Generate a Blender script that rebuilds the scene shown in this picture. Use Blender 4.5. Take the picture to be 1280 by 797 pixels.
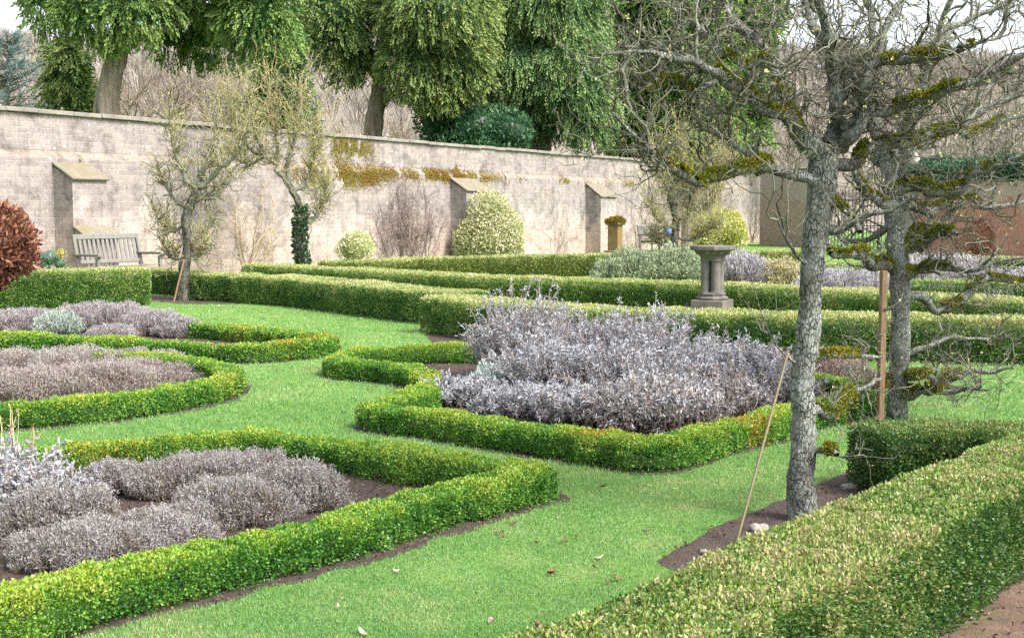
import bpy, math, random
import numpy as np
from mathutils import Vector, Matrix

for o in list(bpy.data.objects):
    bpy.data.objects.remove(o)
S = bpy.context.scene
COL = S.collection
R = math.radians

# ------------------------------------------------------------------ camera, sky, sun, exposure
F, CX, CY, HOR, EYE = 1600.0, 640.0, 398.5, 262.0, 1.6      # photograph: 1280 x 797
PITCH = math.atan((CY - HOR) / F)
cd = bpy.data.cameras.new('camera')
cd.sensor_width = 36.0
cd.lens = 36.0 * F / 1280.0
cd.clip_start = 0.05
cd.clip_end = 5000
cam = bpy.data.objects.new('camera', cd)
cam.location = (0, 0, EYE)
cam.rotation_euler = (R(90) - PITCH, 0, 0)
COL.objects.link(cam)
S.camera = cam

SUN_EL, SUN_AZ = 50.0, 122.0          # azimuth clockwise from +Y (the view direction): from the right, a little behind
w = bpy.data.worlds.new('World')
S.world = w
w.use_nodes = True
nt = w.node_tree
nt.nodes.clear()
sky = nt.nodes.new('ShaderNodeTexSky')
sky.sky_type = 'NISHITA'
sky.sun_disc = False
sky.sun_elevation = R(SUN_EL)
sky.sun_rotation = R(SUN_AZ)
sky.air_density = 1.0
sky.dust_density = 4.0
hs = nt.nodes.new('ShaderNodeHueSaturation')
hs.inputs['Saturation'].default_value = 0.35
bg = nt.nodes.new('ShaderNodeBackground')
bg.inputs['Strength'].default_value = 0.12
out = nt.nodes.new('ShaderNodeOutputWorld')
nt.links.new(sky.outputs[0], hs.inputs['Color'])
nt.links.new(hs.outputs[0], bg.inputs['Color'])
nt.links.new(bg.outputs[0], out.inputs['Surface'])
sd = bpy.data.lights.new('sun', 'SUN')
sd.energy = 1.5
sd.angle = R(18)
sd.color = (1.0, 0.955, 0.89)
sun = bpy.data.objects.new('sun', sd)
sun_dir = Vector((math.sin(R(SUN_AZ)) * math.cos(R(SUN_EL)), math.cos(R(SUN_AZ)) * math.cos(R(SUN_EL)), math.sin(R(SUN_EL))))
sun.rotation_euler = (-sun_dir).to_track_quat('-Z', 'Y').to_euler()
sun.location = (20, -10, 40)
COL.objects.link(sun)
S.view_settings.view_transform = 'Standard'
S.view_settings.look = 'None'
S.view_settings.gamma = 1.0
S.view_settings.use_curve_mapping = False
S.view_settings.exposure = 2.0
S.cycles.use_denoising = False
S.cycles.max_bounces = 6
S.cycles.diffuse_bounces = 3
S.cycles.glossy_bounces = 2
S.cycles.transmission_bounces = 4

# ------------------------------------------------------------------ helpers
cp, sp = math.cos(PITCH), math.sin(PITCH)


def ray(px, py):
    x, y = (px - CX) / F, -(py - CY) / F
    return np.array([x, cp + y * sp, -sp + y * cp])


def G(px, py, z=0.0):
    """world point at height z seen at pixel (px, py) of the photograph"""
    d = ray(px, py)
    t = (z - EYE) / d[2]
    return np.array([0, 0, EYE]) + d * t


def D(px, py, Y):
    """world point at distance Y ahead seen at pixel (px, py)"""
    d = ray(px, py)
    return np.array([0, 0, EYE]) + d * (Y / d[1])


def nrm(v):
    v = np.asarray(v, float)
    return v / np.maximum(np.linalg.norm(v, axis=-1, keepdims=True), 1e-9)


def hash3(i, j, k, seed):
    h = (i.astype(np.int64) * 374761393 + j.astype(np.int64) * 668265263 + k.astype(np.int64) * 2147483647 + seed * 1274126177) & 0xffffffff
    h = ((h ^ (h >> 13)) * 1274126177) & 0xffffffff
    h = ((h ^ (h >> 16)) * 2246822519) & 0xffffffff
    return (h & 0xffff) / 65535.0


def noise(P, scale, seed=0):
    """value noise in -1..1"""
    p = np.asarray(P, float) * scale
    f0 = np.floor(p)
    f = p - f0
    f = f * f * (3 - 2 * f)
    i = f0.astype(np.int64)
    r = 0
    for a in (0, 1):
        for b in (0, 1):
            for c in (0, 1):
                wgt = (f[..., 0] if a else 1 - f[..., 0]) * (f[..., 1] if b else 1 - f[..., 1]) * (f[..., 2] if c else 1 - f[..., 2])
                r = r + wgt * hash3(i[..., 0] + a, i[..., 1] + b, i[..., 2] + c, seed)
    return r * 2 - 1


def lerp_cols(cols, t):
    """colours along a ramp; t in 0..1"""
    cols = np.asarray(cols, float)
    t = np.clip(t, 0, 0.9999) * (len(cols) - 1)
    i = t.astype(int)
    f = (t - i)[:, None]
    return cols[i] * (1 - f) + cols[np.minimum(i + 1, len(cols) - 1)] * f


class MB:
    """collects quads, triangles and polygons with a colour each; build() links ONE mesh object"""

    def __init__(self):
        self.v, self.q, self.qc, self.qm, self.qs = [], [], [], [], []
        self.n = 0

    def add(self, V, Fc, col=(1, 1, 1), mat=0, smooth=False):
        V = np.asarray(V, float).reshape(-1, 3)
        Fc = np.asarray(Fc, np.int64)
        m = len(Fc)
        if m == 0:
            return
        self.v.append(V)
        self.q.append(Fc + self.n)
        self.n += len(V)
        c = np.asarray(col, float)
        self.qc.append(np.broadcast_to(c, (m, 3)) if c.ndim == 1 else c)
        self.qm.append(np.full(m, mat, np.int32))
        self.qs.append(np.full(m, smooth, bool))

    def mesh(self, name, mats):
        me = bpy.data.meshes.new(name)
        V = np.concatenate(self.v)
        loops = np.concatenate([q.ravel() for q in self.q])
        tot = np.concatenate([np.full(len(q), q.shape[1], np.int32) for q in self.q])
        start = np.concatenate([[0], np.cumsum(tot)[:-1]]).astype(np.int32)
        me.vertices.add(len(V))
        me.vertices.foreach_set('co', V.astype(np.float32).ravel())
        me.loops.add(len(loops))
        me.loops.foreach_set('vertex_index', loops.astype(np.int32))
        me.polygons.add(len(tot))
        me.polygons.foreach_set('loop_start', start)
        try:
            me.polygons.foreach_set('loop_total', tot)
        except Exception:
            pass
        me.polygons.foreach_set('material_index', np.concatenate(self.qm))
        me.polygons.foreach_set('use_smooth', np.concatenate(self.qs))
        a = me.attributes.new('col', 'FLOAT_COLOR', 'FACE')
        c = np.concatenate(self.qc)
        a.data.foreach_set('color', np.concatenate([c, np.ones((len(c), 1))], 1).astype(np.float32).ravel())
        for m in (mats if isinstance(mats, (list, tuple)) else [mats]):
            me.materials.append(m)
        me.update(calc_edges=True)
        me.validate()
        return me

    def build(self, name, mats, parent=None, loc=None):
        o = bpy.data.objects.new(name, self.mesh(name, mats))
        if loc is not None:
            o.location = loc
        if parent is not None:
            o.parent = parent
        COL.objects.link(o)
        return o

    # shapes
    def leaves(self, P, A, L, W, cols, rng, fold=0.25, mat=0):
        """rhombic leaves: P base, A axis, L length, W width (arrays)"""
        n = len(P)
        if n == 0:
            return
        A = nrm(A)
        B = nrm(np.cross(A, rng.normal(size=(n, 3))))
        C = np.cross(A, B)
        L = np.broadcast_to(np.asarray(L, float), (n,))[:, None]
        W = np.broadcast_to(np.asarray(W, float), (n,))[:, None]
        V = np.empty((n, 4, 3))
        V[:, 0] = P
        V[:, 1] = P + A * L * 0.5 + B * W * 0.5 + C * W * fold
        V[:, 2] = P + A * L
        V[:, 3] = P + A * L * 0.5 - B * W * 0.5 + C * W * fold
        self.add(V, np.arange(4 * n).reshape(n, 4), cols, mat)

    def tubes(self, paths, rad, sides, cols, mat=0, smooth=True, cap=False):
        """many tubes of equal point count: paths (M,K,3), rad (M,K)"""
        paths = np.asarray(paths, float)
        M, K, _ = paths.shape
        if M == 0:
            return
        T = np.gradient(paths, axis=1) if K > 2 else np.repeat((paths[:, 1:] - paths[:, :1]), 2, 1)
        T = nrm(T)
        mean = nrm(paths[:, -1] - paths[:, 0])
        ref = np.where(np.abs(mean[:, 2:3]) > 0.85, np.array([[1.0, 0.13, 0]]), np.array([[0, 0.1, 1.0]]))[:, None, :]
        U = nrm(np.cross(T, np.broadcast_to(ref, T.shape)))
        Vv = np.cross(T, U)
        a = np.arange(sides) * 2 * math.pi / sides
        ring = (U[:, :, None, :] * np.cos(a)[None, None, :, None] + Vv[:, :, None, :] * np.sin(a)[None, None, :, None])
        V = paths[:, :, None, :] + ring * np.asarray(rad, float)[:, :, None, None]
        idx = np.arange(M * K * sides).reshape(M, K, sides)
        q = np.stack([idx[:, :-1], np.roll(idx[:, :-1], -1, 2), np.roll(idx[:, 1:], -1, 2), idx[:, 1:]], -1).reshape(-1, 4)
        c = np.asarray(cols, float)
        if c.ndim == 2 and len(c) == M:
            c = np.repeat(c, (K - 1) * sides, 0)
        self.add(V, q, c, mat, smooth)
        if cap:
            self.add(V.reshape(-1, 3)[idx[:, -1].ravel()], np.arange(M * sides).reshape(M, sides), c[0] if c.ndim == 2 else c, mat)

    def box(self, o, ex, ey, ez, sx, sy, sz, col=(1, 1, 1), mat=0, bev=0.0):
        """box centred at o with unit axes ex, ey, ez and full sizes; bevelled edges when bev > 0"""
        o, ex, ey, ez = map(lambda t: np.asarray(t, float), (o, ex, ey, ez))
        hx, hy, hz = sx / 2, sy / 2, sz / 2
        b = min(bev, hx * .6, hy * .6, hz * .6)
        if b <= 0:
            V = [o + ex * hx * a + ey * hy * c + ez * hz * d for d in (-1, 1) for c in (-1, 1) for a in (-1, 1)]
            self.add(V, [[0, 2, 3, 1], [4, 5, 7, 6], [0, 1, 5, 4], [2, 6, 7, 3], [0, 4, 6, 2], [1, 3, 7, 5]], col, mat)
            return
        V, id_ = [], {}
        for a in (-1, 1):
            for c in (-1, 1):
                for d in (-1, 1):
                    for k in range(3):
                        h = [hx - b, hy - b, hz - b]
                        h[k] += b
                        id_[(a, c, d, k)] = len(V)
                        V.append(o + ex * h[0] * a + ey * h[1] * c + ez * h[2] * d)
        q, t = [], []
        for s in (-1, 1):
            q.append([id_[(s, -1, -1, 0)], id_[(s, 1, -1, 0)], id_[(s, 1, 1, 0)], id_[(s, -1, 1, 0)]])
            q.append([id_[(-1, s, -1, 1)], id_[(1, s, -1, 1)], id_[(1, s, 1, 1)], id_[(-1, s, 1, 1)]])
            q.append([id_[(-1, -1, s, 2)], id_[(1, -1, s, 2)], id_[(1, 1, s, 2)], id_[(-1, 1, s, 2)]])
        for s in (-1, 1):
            for u in (-1, 1):
                q.append([id_[(s, u, -1, 0)], id_[(s, u, 1, 0)], id_[(s, u, 1, 1)], id_[(s, u, -1, 1)]])
                q.append([id_[(s, -1, u, 0)], id_[(s, 1, u, 0)], id_[(s, 1, u, 2)], id_[(s, -1, u, 2)]])
                q.append([id_[(-1, s, u, 1)], id_[(1, s, u, 1)], id_[(1, s, u, 2)], id_[(-1, s, u, 2)]])
        for a in (-1, 1):
            for c in (-1, 1):
                for d in (-1, 1):
                    t.append([id_[(a, c, d, 0)], id_[(a, c, d, 1)], id_[(a, c, d, 2)]])
        self.add(V, q, col, mat)
        self.n -= len(V)
        self.add(V, t, col, mat)
        self.v.pop()

    def lathe(self, prof, segs=24, centre=(0, 0, 0), col=(1, 1, 1), mat=0, rot=0.0, smooth=True):
        prof = np.asarray(prof, float)
        a = np.arange(segs) * 2 * math.pi / segs + rot
        V = np.stack([prof[:, None, 0] * np.cos(a), prof[:, None, 0] * np.sin(a), np.repeat(prof[:, 1:2], segs, 1)], -1) + np.asarray(centre, float)
        idx = np.arange(len(prof) * segs).reshape(len(prof), segs)
        q = np.stack([idx[:-1], np.roll(idx[:-1], -1, 1), np.roll(idx[1:], -1, 1), idx[1:]], -1).reshape(-1, 4)
        self.add(V, q, col, mat, smooth)
        self.add(V.reshape(-1, 3)[idx[-1]], [list(range(segs))], col, mat)

    def blob(self, c, r, col, rng_seed=0, n=14, amp=0.15, ns=1.0, mat=0, zmin=None):
        """lumpy ellipsoid"""
        th = np.linspace(0.02, math.pi - 0.02, n)
        ph = np.arange(2 * n) * math.pi / n
        d = np.stack([np.sin(th)[:, None] * np.cos(ph), np.sin(th)[:, None] * np.sin(ph), np.repeat(np.cos(th)[:, None], 2 * n, 1)], -1)
        V = np.asarray(c) + d * np.asarray(r) * (1 + amp * noise(d * 2.2 * ns + rng_seed * 7.7, 1.0, rng_seed))[..., None]
        if zmin is not None:
            V[..., 2] = np.maximum(V[..., 2], zmin)
        idx = np.arange(n * 2 * n).reshape(n, 2 * n)
        q = np.stack([idx[:-1], np.roll(idx[:-1], -1, 1), np.roll(idx[1:], -1, 1), idx[1:]], -1).reshape(-1, 4)
        self.add(V, q[:, ::-1], col, mat, True)


def tag(o, label=None, cat=None, group=None, kind=None):
    if label:
        o['label'] = label
    if cat:
        o['category'] = cat
    if group:
        o['group'] = group
    if kind:
        o['kind'] = kind
    return o


def empty(name, loc, label, cat, group=None):
    o = bpy.data.objects.new(name, None)
    o.location = loc
    o.empty_display_size = 0.2
    COL.objects.link(o)
    return tag(o, label, cat, group)


def child(mb, name, mats, root):
    """mesh built in world coordinates hung under an unrotated Empty"""
    o = mb.build(name, mats)
    o.parent = root
    o.matrix_parent_inverse = Matrix.Translation(-Vector(root.location))
    return o


# ------------------------------------------------------------------ materials
def newmat(name):
    m = bpy.data.materials.new(name)
    m.use_nodes = True
    n = m.node_tree
    n.nodes.clear()
    o = n.nodes.new('ShaderNodeOutputMaterial')
    b = n.nodes.new('ShaderNodeBsdfPrincipled')
    n.links.new(b.outputs[0], o.inputs['Surface'])
    return m, n, b, o


def N(n, t, **kw):
    x = n.nodes.new('ShaderNode' + t)
    for k, v in kw.items():
        if k in x.inputs:
            x.inputs[k].default_value = v
        else:
            setattr(x, k, v)
    return x


def ramp(n, fac, stops):
    r = n.nodes.new('ShaderNodeValToRGB')
    el = r.color_ramp.elements
    while len(el) < len(stops):
        el.new(0.5)
    for e, (p, c) in zip(el, stops):
        e.position = p
        e.color = (*c, 1) if len(c) == 3 else c
    n.links.new(fac, r.inputs[0])
    return r.outputs[0]


def mix(n, fac, a, b, blend='MIX'):
    m = n.nodes.new('ShaderNodeMix')
    m.data_type = 'RGBA'
    m.blend_type = blend
    for s, v in ((0, fac), (6, a), (7, b)):
        if isinstance(v, (float, int)):
            m.inputs[s].default_value = v
        elif isinstance(v, tuple):
            m.inputs[s].default_value = (*v, 1) if len(v) == 3 else v
        else:
            n.links.new(v, m.inputs[s])
    return m.outputs[2]


def math_(n, op, a, b=0.0):
    m = n.nodes.new('ShaderNodeMath')
    m.operation = op
    for s, v in ((0, a), (1, b)):
        if isinstance(v, (float, int)):
            m.inputs[s].default_value = v
        else:
            n.links.new(v, m.inputs[s])
    return m.outputs[0]


def leafmat(name, rough=0.5, trans=0.25, spec=0.4):
    m, n, b, o = newmat(name)
    a = N(n, 'Attribute', attribute_name='col')
    n.links.new(a.outputs['Color'], b.inputs['Base Color'])
    b.inputs['Roughness'].default_value = rough
    b.inputs['Specular IOR Level'].default_value = spec
    if trans > 0:
        t = N(n, 'BsdfTranslucent')
        n.links.new(a.outputs['Color'], t.inputs['Color'])
        mx = N(n, 'MixShader')
        mx.inputs[0].default_value = trans
        n.links.new(b.outputs[0], mx.inputs[1])
        n.links.new(t.outputs[0], mx.inputs[2])
        n.links.new(mx.outputs[0], o.inputs['Surface'])
    return m


M_LEAF = leafmat('box_leaf', 0.42, 0.28, 0.45)
M_NEEDLE = leafmat('conifer_spray', 0.6, 0.15, 0.25)
M_FELT = leafmat('felted_leaf', 0.9, 0.12, 0.1)
M_TWIG = leafmat('twig_bark', 0.9, 0.0, 0.1)
M_MOSS = leafmat('moss_tuft', 0.95, 0.1, 0.05)
M_GRASS = leafmat('grass_blade', 0.55, 0.3, 0.3)
M_DRY = leafmat('dry_leaf', 0.6, 0.15, 0.3)


def bump(n, b, h, strength=0.5, dist=0.02):
    bm = n.nodes.new('ShaderNodeBump')
    bm.inputs['Strength'].default_value = strength
    bm.inputs['Distance'].default_value = dist
    n.links.new(h, bm.inputs['Height'])
    n.links.new(bm.outputs[0], b.inputs['Normal'])


def soil_mat(name='soil', c0=(0.025, 0.016, 0.012), c1=(0.085, 0.056, 0.042), scale=9.0, moss=0.0):
    m, n, b, o = newmat(name)
    tc = N(n, 'TexCoord')
    a = N(n, 'TexNoise', Scale=scale, Detail=10.0, Roughness=0.7)
    n.links.new(tc.outputs['Object'], a.inputs['Vector'])
    f = N(n, 'TexNoise', Scale=70.0, Detail=4.0, Roughness=0.7)
    n.links.new(tc.outputs['Object'], f.inputs['Vector'])
    c = ramp(n, a.outputs[0], [(0.3, c0), (0.7, c1)])
    c = mix(n, 0.5, c, ramp(n, f.outputs[0], [(0.35, (0.35, 0.33, 0.3)), (0.65, (1, 0.97, 0.9))]), 'MULTIPLY')
    if moss:
        g = N(n, 'TexNoise', Scale=2.2, Detail=8.0, Roughness=0.75)
        n.links.new(tc.outputs['Object'], g.inputs['Vector'])
        k = ramp(n, g.outputs[0], [(0.5, (0, 0, 0)), (0.62, (moss,) * 3)])
        c = mix(n, k, c, (0.09, 0.085, 0.02))
    n.links.new(c, b.inputs['Base Color'])
    b.inputs['Roughness'].default_value = 0.95
    h = math_(n, 'ADD', a.outputs[0], math_(n, 'MULTIPLY', f.outputs[0], 0.5))
    bump(n, b, h, 0.9, 0.03)
    return m


M_SOIL = soil_mat()
M_PATH = soil_mat('bare_path', (0.075, 0.042, 0.03), (0.19, 0.115, 0.08), 6.0, 0.7)


def lawn_mat():
    m, n, b, o = newmat('lawn')
    tc = N(n, 'TexCoord')
    big = N(n, 'TexNoise', Scale=0.45, Detail=6.0, Roughness=0.6)
    mid = N(n, 'TexNoise', Scale=3.0, Detail=6.0, Roughness=0.65)
    fin = N(n, 'TexNoise', Scale=90.0, Detail=3.0, Roughness=0.7)
    mp = N(n, 'Mapping')
    mp.inputs['Scale'].default_value = (1, 0.45, 1)
    n.links.new(tc.outputs['Object'], mp.inputs[0])
    for t in (big, mid):
        n.links.new(tc.outputs['Object'], t.inputs['Vector'])
    n.links.new(mp.outputs[0], fin.inputs['Vector'])
    c = ramp(n, big.outputs[0], [(0.35, (0.10, 0.205, 0.045)), (0.65, (0.145, 0.265, 0.06))])
    c2 = ramp(n, mid.outputs[0], [(0.45, (0.12, 0.235, 0.05)), (0.75, (0.25, 0.29, 0.09))])
    c = mix(n, 0.45, c, c2)
    c = mix(n, 0.55, c, ramp(n, fin.outputs[0], [(0.3, (0.45, 0.5, 0.4)), (0.7, (1.25, 1.2, 1.2))]), 'MULTIPLY')
    n.links.new(c, b.inputs['Base Color'])
    b.inputs['Roughness'].default_value = 0.9
    b.inputs['Specular IOR Level'].default_value = 0.15
    bump(n, b, fin.outputs[0], 0.8, 0.02)
    return m


M_LAWN = lawn_mat()


LEDGE_Z = 2.66


def stone_wall_mat():
    m, n, b, o = newmat('weathered_stone_wall')
    tc = N(n, 'TexCoord')
    sx = N(n, 'SeparateXYZ')
    n.links.new(tc.outputs['Object'], sx.inputs[0])
    cb = N(n, 'CombineXYZ')
    n.links.new(math_(n, 'ADD', sx.outputs[0], sx.outputs[1]), cb.inputs[0])
    n.links.new(sx.outputs[2], cb.inputs[1])
    wob = N(n, 'TexNoise', Scale=3.0, Detail=3.0)
    n.links.new(tc.outputs['Object'], wob.inputs['Vector'])
    vadd = N(n, 'VectorMath', operation='MULTIPLY_ADD')
    n.links.new(wob.outputs['Color'], vadd.inputs[0])
    vadd.inputs[1].default_value = (0.03, 0.03, 0)
    n.links.new(cb.outputs[0], vadd.inputs[2])
    br = N(n, 'TexBrick', offset=0.5)
    br.inputs['Scale'].default_value = 1.0
    br.inputs['Brick Width'].default_value = 0.27
    br.inputs['Row Height'].default_value = 0.112
    br.inputs['Mortar Size'].default_value = 0.008
    br.inputs['Mortar Smooth'].default_value = 0.5
    br.inputs['Color1'].default_value = (0.315, 0.275, 0.255, 1)
    br.inputs['Color2'].default_value = (0.385, 0.342, 0.318, 1)
    br.inputs['Mortar'].default_value = (0.45, 0.40, 0.365, 1)
    n.links.new(vadd.outputs[0], br.inputs['Vector'])
    big = N(n, 'TexNoise', Scale=0.7, Detail=9.0, Roughness=0.68)
    n.links.new(tc.outputs['Object'], big.inputs['Vector'])
    fine = N(n, 'TexNoise', Scale=22.0, Detail=6.0, Roughness=0.75)
    n.links.new(tc.outputs['Object'], fine.inputs['Vector'])
    # pinkish low down, greyer and rain-stained in the upper part
    up = math_(n, 'ADD', math_(n, 'MULTIPLY', sx.outputs[2], 0.30), math_(n, 'MULTIPLY', big.outputs[0], 1.1))
    tint = ramp(n, up, [(0.55, (1.13, 1.02, 0.95)), (0.95, (1.0, 0.965, 0.94)), (1.35, (0.74, 0.74, 0.755))])
    c = mix(n, 1.0, br.outputs['Color'], tint, 'MULTIPLY')
    led = math_(n, 'MULTIPLY', math_(n, 'GREATER_THAN', sx.outputs[2], LEDGE_Z - .03), math_(n, 'LESS_THAN', sx.outputs[2], LEDGE_Z + .14))
    c = mix(n, math_(n, 'MULTIPLY', led, .8), c, (0.235, 0.20, 0.16))
    c = mix(n, 0.65, c, ramp(n, fine.outputs[0], [(0.3, (0.62, 0.60, 0.60)), (0.62, (1.12, 1.12, 1.12))]), 'MULTIPLY')
    blot = N(n, 'TexNoise', Scale=2.3, Detail=10.0, Roughness=0.72)
    n.links.new(tc.outputs['Object'], blot.inputs['Vector'])
    c = mix(n, 1.0, c, ramp(n, blot.outputs[0], [(0.34, (0.52, 0.51, 0.52)), (0.5, (.97, .97, .97)), (0.7, (1.2, 1.15, 1.1))]), 'MULTIPLY')
    # vertical streaks under the coping
    st = N(n, 'Mapping')
    st.inputs['Scale'].default_value = (5.0, 5.0, 0.35)
    n.links.new(tc.outputs['Object'], st.inputs[0])
    sn = N(n, 'TexNoise', Scale=1.0, Detail=6.0, Roughness=0.7)
    n.links.new(st.outputs[0], sn.inputs['Vector'])
    c = mix(n, 0.6, c, ramp(n, sn.outputs[0], [(0.36, (0.68, 0.68, 0.70)), (0.52, (1, 1, 1))]), 'MULTIPLY')
    # white lime spots
    vo = N(n, 'TexVoronoi', Scale=3.4)
    n.links.new(tc.outputs['Object'], vo.inputs['Vector'])
    c = mix(n, ramp(n, vo.outputs['Distance'], [(0.05, (0.5,) * 3), (0.14, (0, 0, 0))]), c, (0.72, 0.69, 0.64))
    n.links.new(c, b.inputs['Base Color'])
    b.inputs['Roughness'].default_value = 0.92
    b.inputs['Specular IOR Level'].default_value = 0.2
    h = math_(n, 'ADD', math_(n, 'MULTIPLY', br.outputs['Fac'], -0.5), fine.outputs[0])
    bump(n, b, h, 0.55, 0.02)
    return m


M_WALL = stone_wall_mat()


def stone_mat(name, c0, c1, lichen=None, scale=6.0, lo=0.52, hi=0.62):
    m, n, b, o = newmat(name)
    tc = N(n, 'TexCoord')
    a = N(n, 'TexNoise', Scale=scale, Detail=9.0, Roughness=0.7)
    f = N(n, 'TexNoise', Scale=scale * 9, Detail=5.0, Roughness=0.7)
    for t in (a, f):
        n.links.new(tc.outputs['Object'], t.inputs['Vector'])
    c = ramp(n, a.outputs[0], [(0.3, c0), (0.7, c1)])
    c = mix(n, 0.5, c, ramp(n, f.outputs[0], [(0.3, (0.6, 0.6, 0.6)), (0.65, (1.1, 1.1, 1.1))]), 'MULTIPLY')
    if lichen:
        k = N(n, 'TexNoise', Scale=scale * 0.6, Detail=10.0, Roughness=0.75)
        n.links.new(tc.outputs['Object'], k.inputs['Vector'])
        c = mix(n, ramp(n, k.outputs[0], [(lo, (0, 0, 0)), (hi, (1, 1, 1))]), c, lichen)
    n.links.new(c, b.inputs['Base Color'])
    b.inputs['Roughness'].default_value = 0.9
    b.inputs['Specular IOR Level'].default_value = 0.2
    bump(n, b, math_(n, 'ADD', a.outputs[0], f.outputs[0]), 0.5, 0.012)
    return m


M_COPE = stone_mat('coping_stone', (0.14, 0.128, 0.112), (0.29, 0.268, 0.238), (0.24, 0.20, 0.08), 2.5, 0.58, 0.74)
M_MOSSY = stone_mat('mossy_stone', (0.135, 0.12, 0.096), (0.23, 0.205, 0.168), (0.165, 0.142, 0.068), 6.0, 0.46, 0.66)
M_PED = stone_mat('moss_browned_stone', (0.12, 0.085, 0.04), (0.24, 0.18, 0.10), (0.17, 0.11, 0.03), 6.0, 0.45, 0.6)
M_SUNDIAL = stone_mat('sundial_stone', (0.075, 0.068, 0.06), (0.175, 0.163, 0.145), (0.14, 0.105, 0.06), 5.0, 0.56, 0.72)
M_PALE = stone_mat('pale_pier_stone', (0.25, 0.22, 0.195), (0.40, 0.365, 0.33), None, 3.0)


def brick_mat(name='red_brick', k1=(0.60, 0.21, 0.15, 1), k2=(0.50, 0.165, 0.12, 1), worn=(0.44, 0.35, 0.32)):
    m, n, b, o = newmat(name)
    tc = N(n, 'TexCoord')
    sx = N(n, 'SeparateXYZ')
    n.links.new(tc.outputs['Object'], sx.inputs[0])
    cb = N(n, 'CombineXYZ')
    n.links.new(math_(n, 'ADD', sx.outputs[0], sx.outputs[1]), cb.inputs[0])
    n.links.new(sx.outputs[2], cb.inputs[1])
    br = N(n, 'TexBrick', offset=0.5)
    br.inputs['Scale'].default_value = 1.0
    br.inputs['Brick Width'].default_value = 0.23
    br.inputs['Row Height'].default_value = 0.075
    br.inputs['Mortar Size'].default_value = 0.009
    br.inputs['Color1'].default_value = k1
    br.inputs['Color2'].default_value = k2
    br.inputs['Mortar'].default_value = (0.42, 0.35, 0.30, 1)
    n.links.new(cb.outputs[0], br.inputs['Vector'])
    a = N(n, 'TexNoise', Scale=0.8, Detail=9.0, Roughness=0.7)
    n.links.new(tc.outputs['Object'], a.inputs['Vector'])
    f = N(n, 'TexNoise', Scale=14.0, Detail=6.0, Roughness=0.7)
    n.links.new(tc.outputs['Object'], f.inputs['Vector'])
    up = math_(n, 'ADD', math_(n, 'MULTIPLY', sx.outputs[2], 0.25), a.outputs[0])
    c = mix(n, ramp(n, up, [(0.95, (0, 0, 0)), (1.12, (0.8,) * 3)]), br.outputs['Color'], worn)
    c = mix(n, 0.5, c, ramp(n, f.outputs[0], [(0.3, (0.6,) * 3), (0.65, (1.1,) * 3)]), 'MULTIPLY')
    n.links.new(c, b.inputs['Base Color'])
    b.inputs['Roughness'].default_value = 0.9
    bump(n, b, math_(n, 'ADD', math_(n, 'MULTIPLY', br.outputs['Fac'], -0.5), f.outputs[0]), 0.5, 0.015)
    return m


M_BRICK = brick_mat()
M_BROWNBRICK = brick_mat('brown_brick', (0.44, 0.345, 0.305, 1), (0.35, 0.27, 0.24, 1), (.44, .385, .35))


def bark_mat(name, plate, crack, scale, tint):
    """plated fruit-tree bark: grey-green scales, dark cracks"""
    m, n, b, o = newmat(name)
    tc = N(n, 'TexCoord')
    mp = N(n, 'Mapping')
    mp.inputs['Scale'].default_value = (1.0, 1.0, 0.42)
    wn = N(n, 'TexNoise', Scale=14.0, Detail=4.0)
    n.links.new(tc.outputs['Object'], wn.inputs['Vector'])
    va = N(n, 'VectorMath', operation='MULTIPLY_ADD')
    n.links.new(wn.outputs['Color'], va.inputs[0])
    va.inputs[1].default_value = (0.05, 0.05, 0.05)
    n.links.new(tc.outputs['Object'], va.inputs[2])
    n.links.new(va.outputs[0], mp.inputs[0])
    vo = N(n, 'TexVoronoi', feature='DISTANCE_TO_EDGE', Scale=scale)
    n.links.new(mp.outputs[0], vo.inputs['Vector'])
    vc = N(n, 'TexVoronoi', Scale=scale)
    n.links.new(mp.outputs[0], vc.inputs['Vector'])
    a = N(n, 'TexNoise', Scale=5.0, Detail=9.0, Roughness=0.7)
    f = N(n, 'TexNoise', Scale=60.0, Detail=5.0, Roughness=0.7)
    for t in (a, f):
        n.links.new(tc.outputs['Object'], t.inputs['Vector'])
    c = ramp(n, a.outputs[0], [(0.3, plate[0]), (0.5, plate[1]), (0.7, plate[2])])
    c = mix(n, 0.4, c, ramp(n, vc.outputs['Color'], [(0.2, (0.6,) * 3), (0.8, (1.2,) * 3)]), 'MULTIPLY')
    c = mix(n, 0.6, c, ramp(n, f.outputs[0], [(0.3, (0.55,) * 3), (0.65, (1.15,) * 3)]), 'MULTIPLY')
    e = ramp(n, vo.outputs['Distance'], [(0.0, (0, 0, 0)), (0.11, (1, 1, 1))])
    kk = N(n, 'TexNoise', Scale=11.0, Detail=4.0)
    n.links.new(tc.outputs['Object'], kk.inputs['Vector'])
    e = math_(n, 'MAXIMUM', e, ramp(n, kk.outputs[0], [(0.42, (0,) * 3), (0.66, (.75,) * 3)]))
    c = mix(n, e, crack, c)
    n.links.new(c, b.inputs['Base Color'])
    b.inputs['Roughness'].default_value = 0.92
    b.inputs['Specular IOR Level'].default_value = 0.15
    h = math_(n, 'ADD', e, math_(n, 'MULTIPLY', f.outputs[0], 0.6))
    bump(n, b, h, 1.0, 0.012)
    return m


M_BARK = bark_mat('lichened_fruit_bark', [(0.11, 0.11, 0.092), (0.205, 0.22, 0.19), (0.35, 0.385, 0.355)], (0.055, 0.05, 0.04), 58.0, None)

M_BARK2 = bark_mat('old_pear_bark', [(0.07, 0.065, 0.05), (0.14, 0.14, 0.11), (0.23, 0.24, 0.19)], (0.03, 0.027, 0.02), 22.0, None)


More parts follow.
